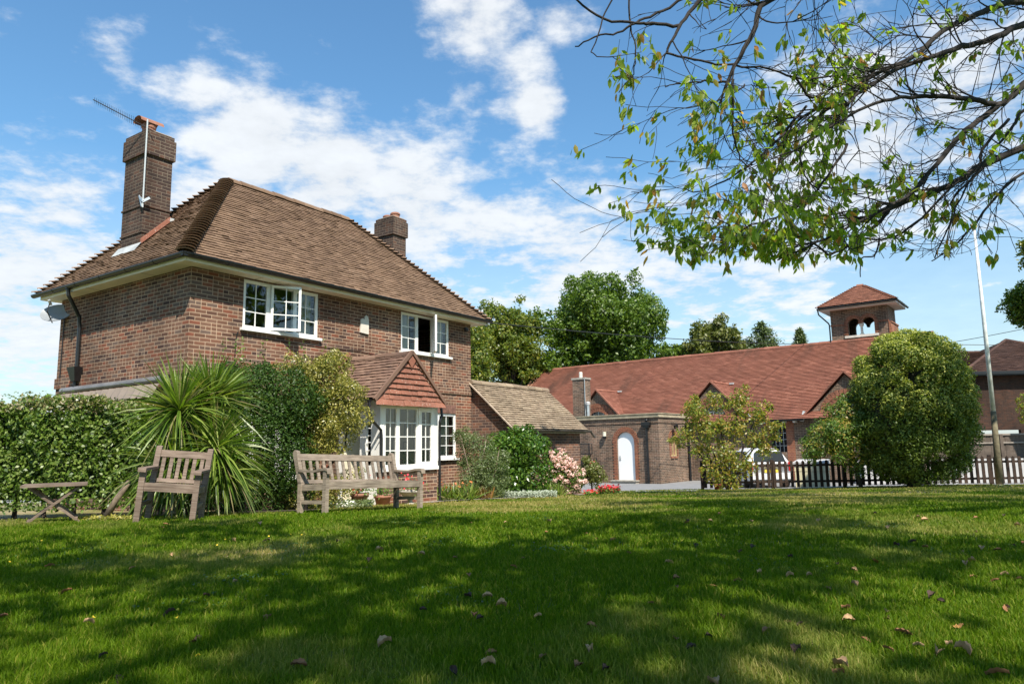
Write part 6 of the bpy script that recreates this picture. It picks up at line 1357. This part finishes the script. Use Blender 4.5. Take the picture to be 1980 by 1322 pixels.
# ------------------------------------------------------------------ fallen leaves on the lawn
DRY = [basic('dry_leaf_brown', (.26, .12, .05), .8, .35, 30), basic('dry_leaf_pale', (.46, .29, .15), .8, .25, 30), basic('dry_leaf_dark', (.055, .03, .02), .8, .4, 30), basic('dry_leaf_orange', (.45, .22, .06), .7, .25, 30)]
def leaf_mesh(curl, ln, wd, mat, name='fallen_leaf'):
    n = 7; vs = []
    for i in range(n+1):
        f = i/n; w2_ = wd*math.sin(PI*min(1, f*1.02+.02))**.8*.5+.001; z_ = curl*math.sin(PI*f)*.6+.008
        for j in (-1, -.4, .4, 1): vs.append((ln*(f-.5), w2_*j*(1-.3*curl*8), z_+abs(j)**2*curl*.9+.003*math.sin(i*3+j*5)))
    fs = [(i*4+j, i*4+j+1, (i+1)*4+j+1, (i+1)*4+j) for i in range(n) for j in range(3)]
    me = bpy.data.meshes.new(name); me.from_pydata(vs, [], fs); me.materials.append(mat); me.polygons.foreach_set('use_smooth', [True]*len(fs)); return me
LM = [(leaf_mesh(.018, .085, .045, DRY[0]), 0), (leaf_mesh(.026, .075, .05, DRY[1]), 1), (leaf_mesh(.022, .07, .04, DRY[2]), 2), (leaf_mesh(.008, .09, .045, DRY[3]), 3), (leaf_mesh(.03, .06, .04, DRY[1]), 1), (leaf_mesh(.015, .07, .035, DRY[0]), 0)]
LBL = {0: 'dry curled brown leaf fallen on the lawn', 1: 'pale tan curled leaf fallen on the lawn', 2: 'small dark shrivelled leaf lying in the grass', 3: 'flat orange leaf fallen on the lawn'}
GRP = {0: 'brown fallen leaves on the lawn', 1: 'pale fallen leaves on the lawn', 2: 'dark fallen leaves on the lawn', 3: 'orange fallen leaves on the lawn'}
spots = [(1362, 1130, 3), (1283, 1090, 1), (1208, 1070, 0), (1412, 1122, 0), (1452, 1108, 1), (1510, 1114, 1), (1668, 1085, 3), (1628, 1102, 1), (1625, 1130, 1), (1375, 1190, 0), (1460, 1215, 0), (1682, 1180, 1), (1766, 1258, 1), (1738, 1243, 1), (1796, 1240, 1), (1817, 1208, 3), (1595, 1282, 1), (1360, 1315, 1), (1545, 1112, 1), (1850, 1115, 0), (1890, 1122, 0), (1910, 1175, 0), (1680, 1248, 0), (1880, 1295, 0), (1250, 1165, 0), (1040, 1188, 1), (1295, 1117, 0), (945, 1152, 1), (968, 1170, 1), (920, 1187, 0), (930, 1192, 2), (757, 1240, 1), (948, 1278, 1), (820, 1072, 1), (716, 1097, 0), (723, 1085, 2), (740, 1065, 1), (883, 1078, 0), (910, 1153, 2), (45, 1190, 0), (160, 1143, 0), (280, 1098, 0), (475, 1123, 1), (420, 1150, 2), (205, 1200, 1), (240, 1260, 2), (407, 1235, 0), (600, 1278, 0), (540, 1192, 0), (1048, 1262, 0), (1110, 1280, 0), (1160, 1285, 2), (1350, 1225, 2), (1500, 1198, 0), (1525, 1203, 2), (1610, 1175, 0), (1640, 1230, 0), (1600, 1090, 2), (1440, 1060, 2), (1420, 1068, 2), (1180, 1045, 0), (1150, 1043, 0), (1060, 1010, 1), (1440, 1010, 1), (1570, 1010, 1), (1700, 1022, 1), (1832, 1068, 1), (1855, 1087, 1), (1838, 1093, 1), (1870, 1062, 1), (1900, 1065, 0), (1950, 1050, 0), (1975, 1045, 0), (1930, 1055, 2)]
rr_ = random.Random(5); k_i = 0
for _ in range(60):
    spots.append((rr_.uniform(950, 1975) if rr_.random() < .75 else rr_.uniform(20, 950), 990+325*rr_.random()**1.5, rr_.choice((0, 0, 2, 1))))
for px, py, kind_ in spots:
    d = px_dir(px, py); zt_ = .9; D = 5.0
    for _ in range(12): x_ = d.x*D; D = (CAM_Z-gz1(x_, D))/(-d.z) if d.z < 0 else 20
    if not 2 < D < 26: continue
    cands = [m_ for m_ in LM if m_[1] == kind_]; me = cands[rr_.randrange(len(cands))][0]
    o = bpy.data.objects.new('fallen_leaf', me); C.collection.objects.link(o); x_ = d.x*D; o.location = (x_, D, gz1(x_, D)+.018); s = rr_.uniform(.5, .95); o.scale = (s, s, s)
    o.rotation_euler = (rr_.uniform(-.5, .5), rr_.uniform(-.5, .5), rr_.uniform(0, 6.28)); tag(o, LBL[kind_], 'fallen leaf', GRP[kind_])
yl = leaf_mesh(.006, .03, .025, basic('yellow_petal', (.75, .55, .04), .6, .1, 30), 'yellow_petal')
for px, py in ((48, 1089), (105, 1048), (372, 1195), (371, 1180), (413, 1267), (532, 1040), (573, 1036), (595, 1037), (5, 1032), (436, 1057), (450, 1046), (285, 1145), (213, 1195), (425, 1177), (1400, 1300)):
    d = px_dir(px, py); D = 5.0
    for _ in range(12): x_ = d.x*D; D = (CAM_Z-gz1(x_, D))/(-d.z)
    o = bpy.data.objects.new('fallen_petal', yl); C.collection.objects.link(o); o.location = (d.x*D, D, gz1(d.x*D, D)+.035); o.rotation_euler = (.6, .2, rr_.uniform(0, 6)); o.scale = (.6, .6, .6); tag(o, 'tiny yellow petal lying in the grass', 'fallen petal', 'yellow petals scattered on the lawn')
